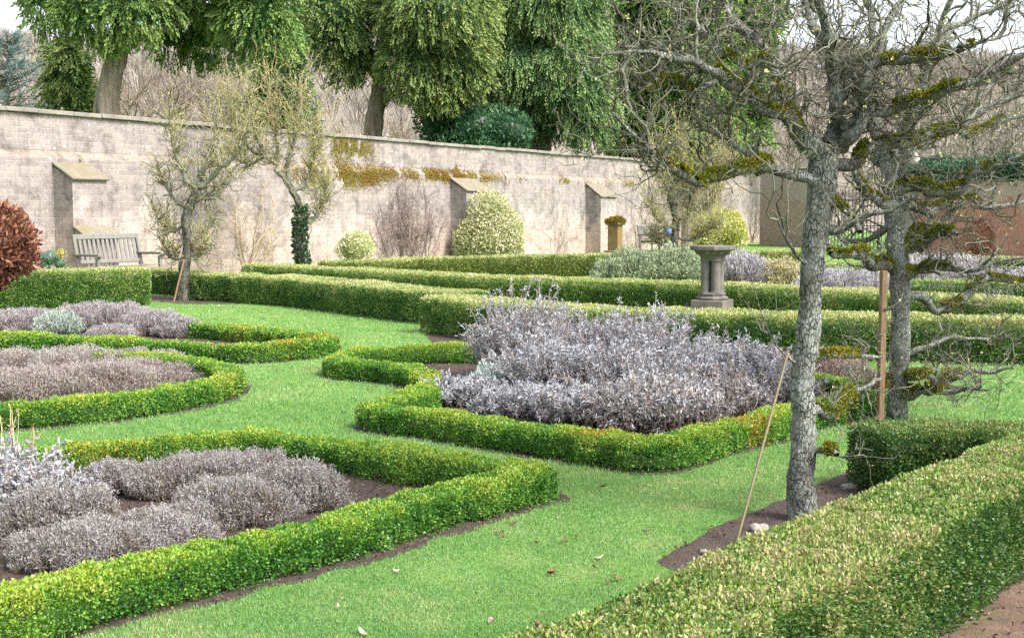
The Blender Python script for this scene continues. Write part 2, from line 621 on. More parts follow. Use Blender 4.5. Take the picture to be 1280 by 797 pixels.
def fissured_bark(name):
    m, n, b, o = newmat(name)
    tc = N(n, 'TexCoord')
    mp = N(n, 'Mapping')
    mp.inputs['Scale'].default_value = (7, 7, 0.9)
    n.links.new(tc.outputs['Object'], mp.inputs[0])
    a = N(n, 'TexNoise', Scale=1.0, Detail=9.0, Roughness=0.65)
    n.links.new(mp.outputs[0], a.inputs['Vector'])
    f = N(n, 'TexNoise', Scale=1.3, Detail=8.0, Roughness=0.7)
    n.links.new(tc.outputs['Object'], f.inputs['Vector'])
    c = ramp(n, a.outputs[0], [(0.32, (0.06, 0.045, 0.035)), (0.5, (0.21, 0.165, 0.13)), (0.7, (0.33, 0.28, 0.22))])
    c = mix(n, ramp(n, f.outputs[0], [(0.5, (0, 0, 0)), (0.7, (.6,) * 3)]), c, (0.20, 0.21, 0.12))
    n.links.new(c, b.inputs['Base Color'])
    b.inputs['Roughness'].default_value = 0.95
    bump(n, b, a.outputs[0], 1.0, 0.08)
    return m


M_CBARK = fissured_bark('conifer_bark')


def plain(name, c, rough=0.7, metal=0.0, var=0.25, scale=12.0, stretch=(1, 1, 1)):
    m, n, b, o = newmat(name)
    tc = N(n, 'TexCoord')
    mp = N(n, 'Mapping')
    mp.inputs['Scale'].default_value = stretch
    n.links.new(tc.outputs['Object'], mp.inputs[0])
    a = N(n, 'TexNoise', Scale=scale, Detail=8.0, Roughness=0.7)
    n.links.new(mp.outputs[0], a.inputs['Vector'])
    lo, hi = tuple(x * (1 - var) for x in c), tuple(min(1, x * (1 + var)) for x in c)
    n.links.new(ramp(n, a.outputs[0], [(0.3, lo), (0.7, hi)]), b.inputs['Base Color'])
    b.inputs['Roughness'].default_value = rough
    b.inputs['Metallic'].default_value = metal
    bump(n, b, a.outputs[0], 0.25, 0.006)
    return m


M_TEAK = plain('silvered_teak', (0.155, 0.148, 0.135), 0.8, 0, 0.3, 9.0, (6, 6, 1))
M_TEAKARM = plain('darkened_teak', (0.12, 0.115, 0.105), 0.85, 0, 0.3, 9.0, (6, 6, 1))
M_IRON = plain('black_iron', (0.035, 0.037, 0.035), 0.5, 0.3, 0.2)
M_STAKE = plain('brown_stake_wood', (0.17, 0.105, 0.055), 0.8, 0, 0.35, 14.0, (5, 5, 0.7))
M_CANE = plain('bamboo_cane', (0.12, 0.105, 0.045), 0.55, 0, 0.25, 10.0)
M_BLUE = plain('blue_plastic', (0.06, 0.16, 0.42), 0.45, 0, 0.1)
M_STONE = stone_mat('pebble', (0.16, 0.14, 0.125), (0.32, 0.30, 0.28), None, 12.0)


def hill_mat():
    m, n, b, o = newmat('winter_hillside')
    tc = N(n, 'TexCoord')
    a = N(n, 'TexNoise', Scale=0.05, Detail=8.0, Roughness=0.7)
    f = N(n, 'TexNoise', Scale=0.9, Detail=6.0, Roughness=0.75)
    for t in (a, f):
        n.links.new(tc.outputs['Object'], t.inputs['Vector'])
    c = ramp(n, a.outputs[0], [(0.35, (0.19, 0.165, 0.138)), (0.7, (0.26, 0.228, 0.195))])
    c = mix(n, 0.6, c, ramp(n, f.outputs[0], [(0.3, (0.55,) * 3), (0.7, (1.15,) * 3)]), 'MULTIPLY')
    n.links.new(c, b.inputs['Base Color'])
    b.inputs['Roughness'].default_value = 1.0
    b.inputs['Specular IOR Level'].default_value = 0.0
    return m


M_HILL = hill_mat()

# ------------------------------------------------------------------ layout of the beds (top-centre lines of the box edging)
EH = 0.18


def line(pts, z):
    return np.array([G(x, y, z)[:2] for x, y in pts])


def smooth(P, it=2):
    """Chaikin corner cutting for curved hedges"""
    for _ in range(it):
        Q = [P[0]]
        for a, b in zip(P[:-1], P[1:]):
            Q += [a * .75 + b * .25, a * .25 + b * .75]
        Q.append(P[-1])
        P = np.array(Q)
    return P


A_FRONT = line([(-190, 800), (0, 744), (127, 714), (224, 691), (317, 671), (440, 642), (508, 621), (580, 604), (640, 590), (676, 581)], EH)
A_BACK = line([(676, 581), (640, 579), (600, 575), (508, 561), (440, 552), (380, 545), (335, 541), (280, 541), (224, 545), (160, 550), (93, 555), (30, 561), (-60, 572), (-170, 592)], EH)
B_LINE = line([(-150, 513), (-60, 509), (0, 505), (60, 501), (123, 496), (175, 490), (211, 485), (245, 479), (272, 472), (288, 465), (286, 458), (270, 452), (240, 447.5), (205, 445), (160, 443), (90, 442), (0, 443), (-100, 446)], EH)
C_FRONT = line([(-140, 412), (0, 415), (70, 420), (140, 423), (200, 426), (250, 429), (306, 432), (350, 429), (385, 426), (408, 423), (408, 419), (385, 416), (351, 413), (302, 408), (246, 404), (165, 396), (88, 392), (0, 391), (-120, 392)], EH)
D_LEFT = line([(740, 437), (660, 434), (611, 432), (560, 431), (500, 433), (446, 438), (418, 444), (424, 449), (460, 451), (505, 455), (535, 464), (545, 476), (527, 487), (497, 496), (466, 506)], EH)
D_FRONT = line([(466, 506), (520, 512), (576, 519), (640, 528), (702, 537), (760, 545), (805, 551), (824, 551), (849, 544), (894, 531), (969, 514), (1020, 502), (1063, 492), (1092, 486)], EH)
D_RIGHT = line([(1092, 486), (1060, 474), (1000, 466), (900, 456), (800, 446), (740, 438)], EH)
A_BACK_S = np.concatenate([A_BACK[:1], smooth(A_BACK[1:], 1)])
B_S, C_S, D_LEFT_S = smooth(B_LINE), smooth(C_FRONT), smooth(D_LEFT)

FH = 0.42
FORE = line([(600, 850), (720, 808), (820, 766), (943, 712), (1019, 677), (1074, 653), (1130, 628), (1170, 608), (1280, 562), (1420, 510)], FH)
HOOK = line([(1085, 537), (1150, 533), (1215, 533), (1290, 537), (1400, 541)], 0.36)


def poly_in(P, poly):
    x, y = P[:, 0], P[:, 1]
    c = np.zeros(len(P), bool)
    j = len(poly) - 1
    for i in range(len(poly)):
        xi, yi = poly[i]
        xj, yj = poly[j]
        k = ((yi > y) != (yj > y)) & (x < (xj - xi) * (y - yi) / (yj - yi + 1e-12) + xi)
        c ^= k
        j = i
    return c


def resample(P, step):
    seg = np.linalg.norm(np.diff(P, axis=0), axis=1)
    s = np.concatenate([[0], np.cumsum(seg)])
    n = max(2, int(s[-1] / step) + 1)
    t = np.linspace(0, s[-1], n)
    return np.stack([np.interp(t, s, P[:, k]) for k in range(P.shape[1])], 1)


def offset_poly(P, d):
    """push a closed outline outwards by d"""
    area = 0.5 * np.sum(P[:, 0] * np.roll(P[:, 1], -1) - np.roll(P[:, 0], -1) * P[:, 1])
    t = nrm(np.roll(P, -1, 0) - np.roll(P, 1, 0))
    nn = np.stack([t[:, 1], -t[:, 0]], 1) * (1 if area > 0 else -1)
    return P + nn * d


def bed_outline(parts, d, seed):
    P = resample(np.concatenate(parts), 0.06)
    P = P[:-1] if np.linalg.norm(P[0] - P[-1]) < 0.05 else P
    P = offset_poly(P, d)
    j = noise(np.c_[P, np.zeros(len(P))], 7.0, seed) * 0.03
    return offset_poly(P, 0) + np.c_[j, -j]


BED_A = bed_outline([A_FRONT, A_BACK_S], 0.20, 1)
BED_B = bed_outline([B_S], 0.19, 2)
BED_C = bed_outline([C_S], 0.18, 3)
BED_D = bed_outline([D_LEFT_S, D_FRONT, D_RIGHT], 0.17, 4)
STRIP = np.concatenate([line([(820, 702), (895, 658), (978, 624), (1060, 590), (1072, 580), (1140, 560), (1290, 548)], 0),
                        line([(1420, 590), (1290, 640), (1130, 690), (1019, 745), (943, 775), (905, 745), (850, 716)], 0)])
STRIP = resample(np.concatenate([STRIP, STRIP[:1]]), 0.05)[:-1]
STRIP = STRIP + np.stack([noise(np.c_[STRIP, np.zeros(len(STRIP))], 9.0, 5), noise(np.c_[STRIP, np.ones(len(STRIP))], 9.0, 6)], 1) * 0.02
PATH = np.concatenate([line([(640, 960), (820, 880), (943, 800), (1130, 720), (1280, 630), (1500, 540)], 0), np.array([[14, 12], [14, 1.0], [-2, 1.0]])])
NICHE = line([(180, 376), (232, 380), (300, 380), (300, 372), (180, 369)], 0)
POCKET = line([(536, 426), (548, 432), (600, 434), (600, 418), (545, 412), (532, 418)], 0)


def sheet(name, poly, z, mat):
    """irregular polygon sheet, slightly crowned"""
    me = bpy.data.meshes.new(name)
    me.from_pydata([(p[0], p[1], z) for p in poly], [], [list(range(len(poly)))])
    me.materials.append(mat)
    o = bpy.data.objects.new(name, me)
    COL.objects.link(o)
    return tag(o, kind='structure')


gm = MB()
gm.add([(-900, -60, 0), (900, -60, 0), (900, 900, 0), (-900, 900, 0)], [[0, 1, 2, 3]])
tag(gm.build('lawn', M_LAWN), kind='structure')
for P_ in (BED_A, BED_B, BED_C, BED_D, STRIP, NICHE, POCKET):
    sheet('flower_bed_soil', P_, 0.004, M_SOIL)
sheet('bare_earth_path', PATH, 0.008, M_PATH)

# hill with its far winter wood
rng = np.random.default_rng(5)


def hill_h(x, y):
    px = CX + F * x / np.maximum(y, 1)
    crest = np.interp(px, [-600, 0, 150, 420, 640, 800, 1000, 1280, 1900], [66, 60, 72, 32, 30, 46, 78, 92, 110])
    hmax = (HOR - crest) / F * 235
    k = np.clip((y - 95) / 140, 0, 1.3)
    return hmax * (np.minimum(k, 1) ** 0.85) - np.maximum(k - 1, 0) * 6 - 0.3


hx, hy = np.meshgrid(np.linspace(-330, 330, 111), np.linspace(95, 275, 45))
hz = hill_h(hx, hy) + noise(np.stack([hx, hy, hx * 0], -1), 0.06, 3) * np.clip((hy - 95) / 40, 0, 1) * 1.5
hm = MB()
idx = np.arange(hx.size).reshape(hx.shape)
hm.add(np.stack([hx, hy, hz], -1), np.stack([idx[:-1, :-1], idx[:-1, 1:], idx[1:, 1:], idx[1:, :-1]], -1).reshape(-1, 4), smooth=True)
tag(hm.build('hillside', M_HILL), kind='structure')
fm = MB()
NT = 5200
tx, ty = rng.uniform(-190, 200, NT), rng.uniform(100, 245, NT)
tz = hill_h(tx, ty)
hh = rng.uniform(3.5, 7.5, NT)
tone = rng.uniform(0, 1, NT)
nb = 30
base = np.repeat(np.stack([tx, ty, tz], 1), nb, 0)
ang = rng.uniform(0, 2 * math.pi, NT * nb)
hb = np.repeat(hh, nb)
st = rng.uniform(0.1, 0.6, NT * nb)
A_ = np.stack([np.cos(ang) * rng.uniform(0.1, .75, NT * nb), np.sin(ang) * rng.uniform(0.1, .75, NT * nb), rng.uniform(.6, 1, NT * nb)], 1)
Pp = base + np.c_[np.zeros((NT * nb, 2)), hb * st]
cc = lerp_cols([(0.15, 0.132, 0.108), (0.245, 0.22, 0.188), (0.34, 0.31, 0.27)], np.clip(np.repeat(tone, nb) + rng.normal(0, .15, NT * nb), 0, 1))
fm.leaves(Pp, A_, hb * (1 - st) * 0.9, rng.uniform(0.05, 0.2, NT * nb), cc, rng)
tag(fm.build('winter_wood', M_TWIG), 'bare grey brown winter wood covering the far hillside', 'woodland', kind='stuff')


# ------------------------------------------------------------------ hedges
def hedge_mesh(mb, path, wid, hgt, leaf, dens, top_cols, side_cols, seed, bumpy=0.025, round_=0.35, step=0.1, core=True, patches=None, shaggy=0.5, ends=True, cluster=0.10, taper=0.0):
    """clipped hedge along a line on the ground: leaf faces over a twiggy core"""
    rng = np.random.default_rng(seed)
    P = resample(path, step)
    # keep sharp corners
    n = len(P)
    t = np.gradient(P, axis=0)
    t = nrm(t)
    nn = np.stack([-t[:, 1], t[:, 0]], 1)
    seg = np.linalg.norm(np.diff(P, axis=0), axis=1)
    s = np.concatenate([[0], np.cumsum(seg)])
    Ltot = s[-1]
    hw = wid / 2
    rr = round_ * min(hw, hgt)
    # half profile: distance along perimeter -> offset, height, normal
    segs = [('side', hgt - rr), ('arc', rr * math.pi / 2), ('top', 2 * (hw - rr)), ('arc2', rr * math.pi / 2), ('side2', hgt - rr)]
    per = sum(q[1] for q in segs)
    Nn = int(dens * Ltot * per)
    u = rng.uniform(0, Ltot, Nn)
    v = rng.uniform(0, per, Nn)
    off, zz, no, nz = np.zeros(Nn), np.zeros(Nn), np.zeros(Nn), np.zeros(Nn)
    a0 = 0
    for nm, ln in segs:
        k = (v >= a0) & (v <= a0 + ln)
        q = v[k] - a0
        if nm == 'side':
            off[k], zz[k], no[k], nz[k] = -hw, q, -1, 0
        elif nm == 'arc':
            th = q / rr
            off[k], zz[k], no[k], nz[k] = -hw + rr - rr * np.cos(th), hgt - rr + rr * np.sin(th), -np.cos(th), np.sin(th)
        elif nm == 'top':
            off[k], zz[k], no[k], nz[k] = -hw + rr + q, hgt, 0, 1
        elif nm == 'arc2':
            th = q / rr
            off[k], zz[k], no[k], nz[k] = hw - rr + rr * np.sin(th), hgt - rr + rr * np.cos(th), np.sin(th), np.cos(th)
        else:
            off[k], zz[k], no[k], nz[k] = hw, hgt - rr - q, 1, 0
        a0 += ln
    off = off * (1 - taper * (1 - zz / hgt))
    cx_ = np.stack([np.interp(u, s, P[:, i]) for i in (0, 1)], 1)
    nx_ = np.stack([np.interp(u, s, nn[:, i]) for i in (0, 1)], 1)
    pos = np.c_[cx_ + nx_ * off[:, None], zz]
    nor = np.c_[nx_ * no[:, None], nz]
    if ends:
        for e, sg in ((0, -1), (-1, 1)):
            ne = int(dens * wid * hgt)
            o_ = rng.uniform(-hw, hw, ne)
            z_ = rng.uniform(0, hgt, ne)
            keep = ~((np.abs(o_) > hw - rr) & (z_ > hgt - rr))
            o_, z_ = o_[keep], z_[keep]
            pe = np.c_[P[e] + nn[e] * (o_ * (1 - taper * (1 - z_ / hgt)))[:, None], z_]
            pos = np.concatenate([pos, pe])
            nor = np.concatenate([nor, np.tile(np.r_[t[e] * sg, 0], (len(pe), 1))])
    N_ = len(pos)
    clump = noise(pos, 1 / cluster, seed) * 0.6 + noise(pos, 2.3 / cluster, seed + 1) * 0.4
    big = np.maximum(noise(pos, 1.6, seed + 2), -.45)
    dep = rng.exponential(0.5, N_) * shaggy
    bush = noise(np.c_[pos[:, :2], np.zeros(N_)], 1.6 / max(hgt, .15), seed + 7)
    d = bumpy * clump + bumpy * 0.9 * big + bumpy * .8 * bush * (1 - .5 * nor[:, 2]) - leaf * dep * 1.6 + rng.uniform(-.3, .5, N_) * leaf - (rng.uniform(size=N_) < .3) * rng.uniform(0, .42, N_) * min(hw, hgt * .6)
    pos = pos + nor * d[:, None]
    low = pos[:, 2] < 0.05 * hgt + 0.02
    thin = low & (rng.uniform(size=N_) < 0.6)
    pos[:, 2] = np.maximum(pos[:, 2], 0.008)
    ax = nor * 0.55 + rng.normal(0, 0.55, (N_, 3)) + np.array([0, 0, 0.35])
    isnt = ~thin
    zc = pos[:, 2] / hgt + clump * 0.25 + rng.normal(0, 0.13, N_)
    tv = rng.uniform(0, 1, N_)
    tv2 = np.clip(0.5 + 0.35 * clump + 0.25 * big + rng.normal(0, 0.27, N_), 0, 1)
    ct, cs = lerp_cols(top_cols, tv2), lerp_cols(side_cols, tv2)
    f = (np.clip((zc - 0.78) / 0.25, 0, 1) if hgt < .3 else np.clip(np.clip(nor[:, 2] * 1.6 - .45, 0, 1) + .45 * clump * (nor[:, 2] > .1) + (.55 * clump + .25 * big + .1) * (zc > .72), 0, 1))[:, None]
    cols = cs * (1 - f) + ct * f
    if patches:
        for (pp, r_, pc) in patches:
            dd = np.linalg.norm(pos[:, :2] - pp, axis=1) / r_
            k = (dd + rng.normal(0, 0.25, N_)) < 1
            k &= rng.uniform(size=N_) < 0.42
            cols[k] = lerp_cols(pc, tv[k])
    L = leaf * rng.uniform(0.7, 1.35, N_)
    mb.leaves(pos[isnt], ax[isnt], L[isnt], L[isnt] * rng.uniform(0.5, 0.75, isnt.sum()), cols[isnt], rng, 0.2, 0)
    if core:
        k = max(2, int(Ltot / 0.12))
        Q = resample(P, Ltot / k)
        tt = nrm(np.gradient(Q, axis=0))
        n2 = np.stack([-tt[:, 1], tt[:, 0]], 1)
        ins = leaf * 1.3 + bumpy * 2.0
        cwid, ch = max(hw * .86 - ins, hw * .38), (hgt - ins) * .93 - bumpy * .6
        Q[0] += tt[0] * ins
        Q[-1] -= tt[-1] * ins
        prof = [(-cwid * (1 - taper), 0.0), (-cwid, ch - rr * .8), (-cwid + rr * .8, ch), (cwid - rr * .8, ch), (cwid, ch - rr * .8), (cwid * (1 - taper), 0.0)]
        V = np.stack([np.c_[Q + n2 * o_, np.full(len(Q), z_)] for o_, z_ in prof], 1)
        V = V + noise(V, 14.0, seed)[..., None] * bumpy * 0.6
        V[..., 2] = np.maximum(V[..., 2], 0.0)
        ii = np.arange(len(Q) * 6).reshape(len(Q), 6)
        q = np.stack([ii[:-1, :-1], ii[1:, :-1], ii[1:, 1:], ii[:-1, 1:]], -1).reshape(-1, 4)
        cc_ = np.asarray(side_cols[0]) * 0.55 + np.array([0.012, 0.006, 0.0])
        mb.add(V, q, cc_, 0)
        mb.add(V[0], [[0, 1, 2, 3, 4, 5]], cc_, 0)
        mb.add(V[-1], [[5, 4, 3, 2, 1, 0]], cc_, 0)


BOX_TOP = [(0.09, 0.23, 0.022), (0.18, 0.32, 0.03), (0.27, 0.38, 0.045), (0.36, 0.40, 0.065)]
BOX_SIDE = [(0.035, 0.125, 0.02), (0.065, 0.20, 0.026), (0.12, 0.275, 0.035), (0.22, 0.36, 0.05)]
ORANGE = [(0.42, 0.13, 0.015), (0.45, 0.22, 0.02), (0.40, 0.28, 0.03)]
YEL = [(0.36, 0.35, 0.04), (0.44, 0.38, 0.06), (0.28, 0.32, 0.035)]


def edging(paths, label, seed, leaf=0.012, dens=20000, wid=0.25, patches=None, hgt=EH):
    mb = MB()
    for i, p in enumerate(paths):
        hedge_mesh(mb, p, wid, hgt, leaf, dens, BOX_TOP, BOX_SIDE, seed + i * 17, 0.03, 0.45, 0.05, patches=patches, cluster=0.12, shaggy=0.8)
    o = mb.build('box_hedge', M_LEAF)
    return tag(o, label, 'hedge', 'low box hedges edging the flower beds')


edging([A_FRONT, A_BACK_S], 'low bright box edging nearest the camera at lower left, pointed at its right end', 11, 0.0150, 38000, 0.27,
       [(G(300, 655, EH)[:2], 0.12, YEL), (G(120, 552, EH)[:2], 0.3, YEL)])
edging([B_S], 'low box edging curving round the middle left lavender bed like a D', 21, 0.020, 21000, 0.27,
       [(G(250, 470, EH)[:2], 0.35, YEL)])
edging([C_S], 'low box edging with orange tinged leaves round the rearmost left lavender bed', 31, 0.024, 15000, 0.27,
       [(G(280, 430, EH)[:2], 0.12, ORANGE), (G(355, 428, EH)[:2], 0.14, ORANGE), (G(395, 420, EH)[:2], 0.25, ORANGE), (G(320, 408, EH)[:2], 0.3, YEL)])
edging([D_LEFT_S, D_FRONT, D_RIGHT], 'low box edging with an S curve round the big purple sage bed', 41, 0.0172, 29000, 0.25,
       [(G(930, 523, EH)[:2], 0.17, ORANGE), (G(885, 534, EH)[:2], 0.12, YEL), (G(545, 470, EH)[:2], 0.35, YEL), (G(745, 543, EH)[:2], 0.1, ORANGE), (G(980, 511, EH)[:2], 0.12, YEL)])

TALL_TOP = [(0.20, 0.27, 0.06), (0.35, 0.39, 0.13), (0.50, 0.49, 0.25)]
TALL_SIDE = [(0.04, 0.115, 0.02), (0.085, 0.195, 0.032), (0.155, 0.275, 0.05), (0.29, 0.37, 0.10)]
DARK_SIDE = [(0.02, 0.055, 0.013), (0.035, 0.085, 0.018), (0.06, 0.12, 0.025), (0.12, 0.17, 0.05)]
GH = 'clipped knee high hedges across the garden'


def tall(paths, label, seed, wid=0.7, hgt=0.46, leaf=0.03, dens=2600, top=TALL_TOP, side=TALL_SIDE, patches=None, group=GH, bumpy=0.02, cluster=0.16):
    mb = MB()
    for i, p in enumerate(paths):
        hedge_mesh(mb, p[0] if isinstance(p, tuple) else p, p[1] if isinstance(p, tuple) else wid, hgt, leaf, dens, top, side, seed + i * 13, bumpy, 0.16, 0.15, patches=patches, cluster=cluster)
    return tag(mb.build('clipped_hedge', M_LEAF), label, 'hedge', group)


tall([line([(-120, 341), (0, 339.5), (90, 338), (182, 336)], 0.6)], 'clipped green hedge in front of the bench at far left', 51, 0.7, 0.6, 0.028, 7500)
tall([(line([(186, 333.5), (245, 336)], 0.5), 0.5), line([(243, 341), (300, 342.5), (380, 347), (460, 354), (535, 361), (592, 364)], 0.47),
      line([(555, 371), (600, 376), (660, 381), (780, 388), (940, 392.5), (1100, 396), (1330, 400)], 0.45)],
     'long clipped hedge stepping forward at a corner behind the sage bed', 61, 0.72, 0.46, 0.026, 8500,
     side=[(0.028, 0.09, 0.018), (0.058, 0.155, 0.027), (0.11, 0.22, 0.04), (0.22, 0.30, 0.08)],
     patches=[(G(437, 372, 0.2)[:2], 0.35, [(0.16, 0.10, 0.04), (0.12, 0.10, 0.03)])])
tall([line([(318, 330.5), (394, 334), (500, 339.5), (591, 344.5), (700, 348), (819, 351.5), (930, 356), (1021, 361), (1141, 367), (1330, 378)], 0.42)],
     'long clipped hedge running behind the sundial from the ivy clad trunk', 71, 0.7, 0.42, 0.03, 5500)
tall([line([(408, 328), (500, 324.5), (591, 321.5), (680, 319.5), (770, 318), (900, 315.5), (1012, 313.5)], 0.5)], 'pale green hedge along the foot of the stone wall', 81, 0.6, 0.5, 0.04, 3400,
     side=[(0.07, 0.13, 0.02), (0.11, 0.165, 0.025), (0.16, 0.20, 0.035), (0.22, 0.24, 0.06)])
tall([line([(1150, 320), (1210, 321.5), (1330, 324)], 0.3)], 'thin dark hedge line at the foot of the red brick wall', 91, 0.5, 0.3, 0.05, 1500, side=DARK_SIDE)
tall([line([(1030, 331), (1075, 329), (1112, 328)], 0.25)], 'short pale low hedge in front of the iron gate', 92, 0.6, 0.25, 0.05, 1500)
tall([line([(1110, 350), (1180, 351), (1260, 353), (1330, 355)], 0.25)], 'low yellow topped hedge in front of the grey lavender at right', 93, 0.5, 0.25, 0.04, 1800)

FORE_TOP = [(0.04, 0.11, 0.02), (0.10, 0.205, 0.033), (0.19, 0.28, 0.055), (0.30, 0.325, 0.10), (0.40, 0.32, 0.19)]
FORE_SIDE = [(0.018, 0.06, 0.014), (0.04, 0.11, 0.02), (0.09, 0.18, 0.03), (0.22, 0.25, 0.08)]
mb = MB()
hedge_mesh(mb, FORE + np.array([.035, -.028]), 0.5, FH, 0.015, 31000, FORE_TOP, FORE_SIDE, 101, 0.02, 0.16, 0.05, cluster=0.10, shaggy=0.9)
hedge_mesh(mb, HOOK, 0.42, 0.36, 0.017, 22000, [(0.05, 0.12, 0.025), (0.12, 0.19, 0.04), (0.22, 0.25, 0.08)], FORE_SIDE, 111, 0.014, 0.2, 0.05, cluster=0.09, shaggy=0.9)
tag(mb.build('clipped_hedge', M_LEAF), 'thick clipped hedge in the right foreground with a tan speckled top', 'hedge', GH)

# ------------------------------------------------------------------ grass
rng = np.random.default_rng(77)
NG = 620000
Yg = 1.0 / rng.uniform(1 / 26.0, 1 / 3.9, NG)
Xg = rng.uniform(-0.43, 0.43, NG) * Yg
Pg = np.c_[Xg, Yg]
keep = np.ones(NG, bool)
for poly in (BED_A, BED_B, BED_C, BED_D, STRIP, PATH, NICHE, POCKET):
    lo, hi = poly.min(0), poly.max(0)
    c = (Pg >= lo).all(1) & (Pg <= hi).all(1) & keep
    i = np.where(c)[0]
    keep[i[poly_in(Pg[i], poly)]] = False
Pg = Pg[keep]
n = len(Pg)
sc_ = np.clip(Pg[:, 1] / 7, 0.8, 2.6)
hgt = rng.uniform(0.012, 0.030, n) * np.clip(sc_, 0.8, 1.5)
P3 = np.c_[Pg, np.zeros(n)]
pn = noise(P3, 2.2, 9) * .45 + noise(P3, 0.7, 19) * .45 + noise(P3, 6.5, 29) * .4
hgt *= 1 + 0.35 * pn
A_ = np.c_[rng.normal(0, .5, (n, 2)), np.ones(n)]
yp = np.clip(noise(P3, 1.1, 41) * .6 + noise(P3, 3.1, 42) * .5 - .12, 0, 1)
tv = np.clip(0.40 + 0.5 * pn + .5 * yp + rng.normal(0, .22, n), 0, 1)
hgt *= 1 - .5 * np.clip(yp, 0, .8)
cols = lerp_cols([(0.078, 0.195, 0.052), (0.122, 0.272, 0.078), (0.185, 0.325, 0.108), (0.36, 0.385, 0.18)], tv)
gm = MB()
gm.leaves(P3, A_, hgt, 0.0035 * sc_, cols, rng, 0.1)
tag(gm.build('grass', M_GRASS), 'short mown green grass between the flower beds', 'grass', kind='stuff')

rng = np.random.default_rng(78)
lm = MB()
for poly, nl_ in ((BED_A, 9000), (BED_B, 4000), (BED_C, 3000), (BED_D, 7000), (STRIP, 5000), (PATH, 60000)):
    lo, hi = poly.min(0), poly.max(0)
    q = rng.uniform(lo, hi, (nl_, 2))
    q = q[poly_in(q, poly)]
    k = len(q)
    lm.leaves(np.c_[q, rng.uniform(.004, .012, k)], np.c_[rng.normal(0, 1, (k, 2)), rng.uniform(0, .5, k)], rng.uniform(.008, .035, k), rng.uniform(.004, .014, k),
              lerp_cols([(.02, .014, .01), (.07, .045, .03), (.14, .10, .07), (.26, .2, .14)], rng.uniform(0, 1, k) ** 1.6), rng, .4)
tag(lm.build('leaf_litter', M_DRY), 'crumbs of soil and dead leaf litter on the beds', 'leaf litter', kind='stuff')

# ------------------------------------------------------------------ stone garden wall
HW = 3.6
W0, W1 = G(-260, 110.4, HW)[:2], G(960, 211.7, HW)[:2]
WD = nrm(W1 - W0)                       # along the wall, away to the right
WN = np.array([WD[1], -WD[0]])          # towards the camera
WL = np.linalg.norm(W1 - W0)
WANG = math.atan2(WD[1], WD[0])


def WU(px, off=0.0, z=0.8):
    """distance along the wall of the point seen in pixel column px, 'off' metres in front of the wall"""
    d0, o0 = W0 + WN * off, (px - CX) / F
    # x = o0 * depth, depth = y cp - (z-EYE) sp
    k = -(z - EYE) * sp
    return (o0 * (d0[1] * cp + k) - d0[0]) / (WD[0] - o0 * WD[1] * cp)


def WP(u, off=0.0, z=0.0):
    p = W0 + WD * u + WN * off
    return np.array([p[0], p[1], z])


wall = tag(bpy.data.objects.new('stone_wall', None), 'tall weathered pinkish stone wall along the back of the garden', 'wall')
wall.location = (W0[0], W0[1], 0)
wall.rotation_euler = (0, 0, WANG)
COL.objects.link(wall)
# local frame: x along, -y towards camera, z up
LED = 2.66
mb = MB()
nu = 90
us = np.linspace(0, WL, nu)
prof = [(-0.0, 0.0), (-0.0, LED - 0.03), (0.02, LED), (0.13, LED + 0.12), (0.135, HW - 0.09)]
V = np.array([[[u, y, z] for (y, z) in prof] for u in us])
V[:, :, 1] += noise(V, 0.8, 4) * 0.018
back = np.array([[[u, 0.6, 0.0], [u, 0.6, HW - 0.09]] for u in us])
idx = np.arange(nu * 5).reshape(nu, 5)
mb.add(V, np.stack([idx[:-1, :-1], idx[1:, :-1], idx[1:, 1:], idx[:-1, 1:]], -1).reshape(-1, 4))
ib = np.arange(nu * 2).reshape(nu, 2)
mb.add(back, np.stack([ib[:-1, 0], ib[:-1, 1], ib[1:, 1], ib[1:, 0]], -1).reshape(-1, 4))
for e in (0, -1):
    mb.add([V[e][0], V[e][3] * [1, 1, 1], V[e][4], back[e][1], back[e][0]], [[0, 1, 2, 3, 4]])
mb.build('wall_face', M_WALL, wall)
mb = MB()
rr_ = random.Random(3)
u = 0.0
while u < WL - 0.02:
    l = min(rr_.uniform(0.7, 1.1), WL - u)
    mb.box((u + l / 2, 0.355 + rr_.uniform(-.012, .012), HW - 0.045 + rr_.uniform(-.008, .012)), (1, 0, 0), (0, 1, 0), (0, 0, 1), l - 0.008, 0.60, 0.09, bev=0.012)
    u += l
mb.build('coping', M_COPE, wall)


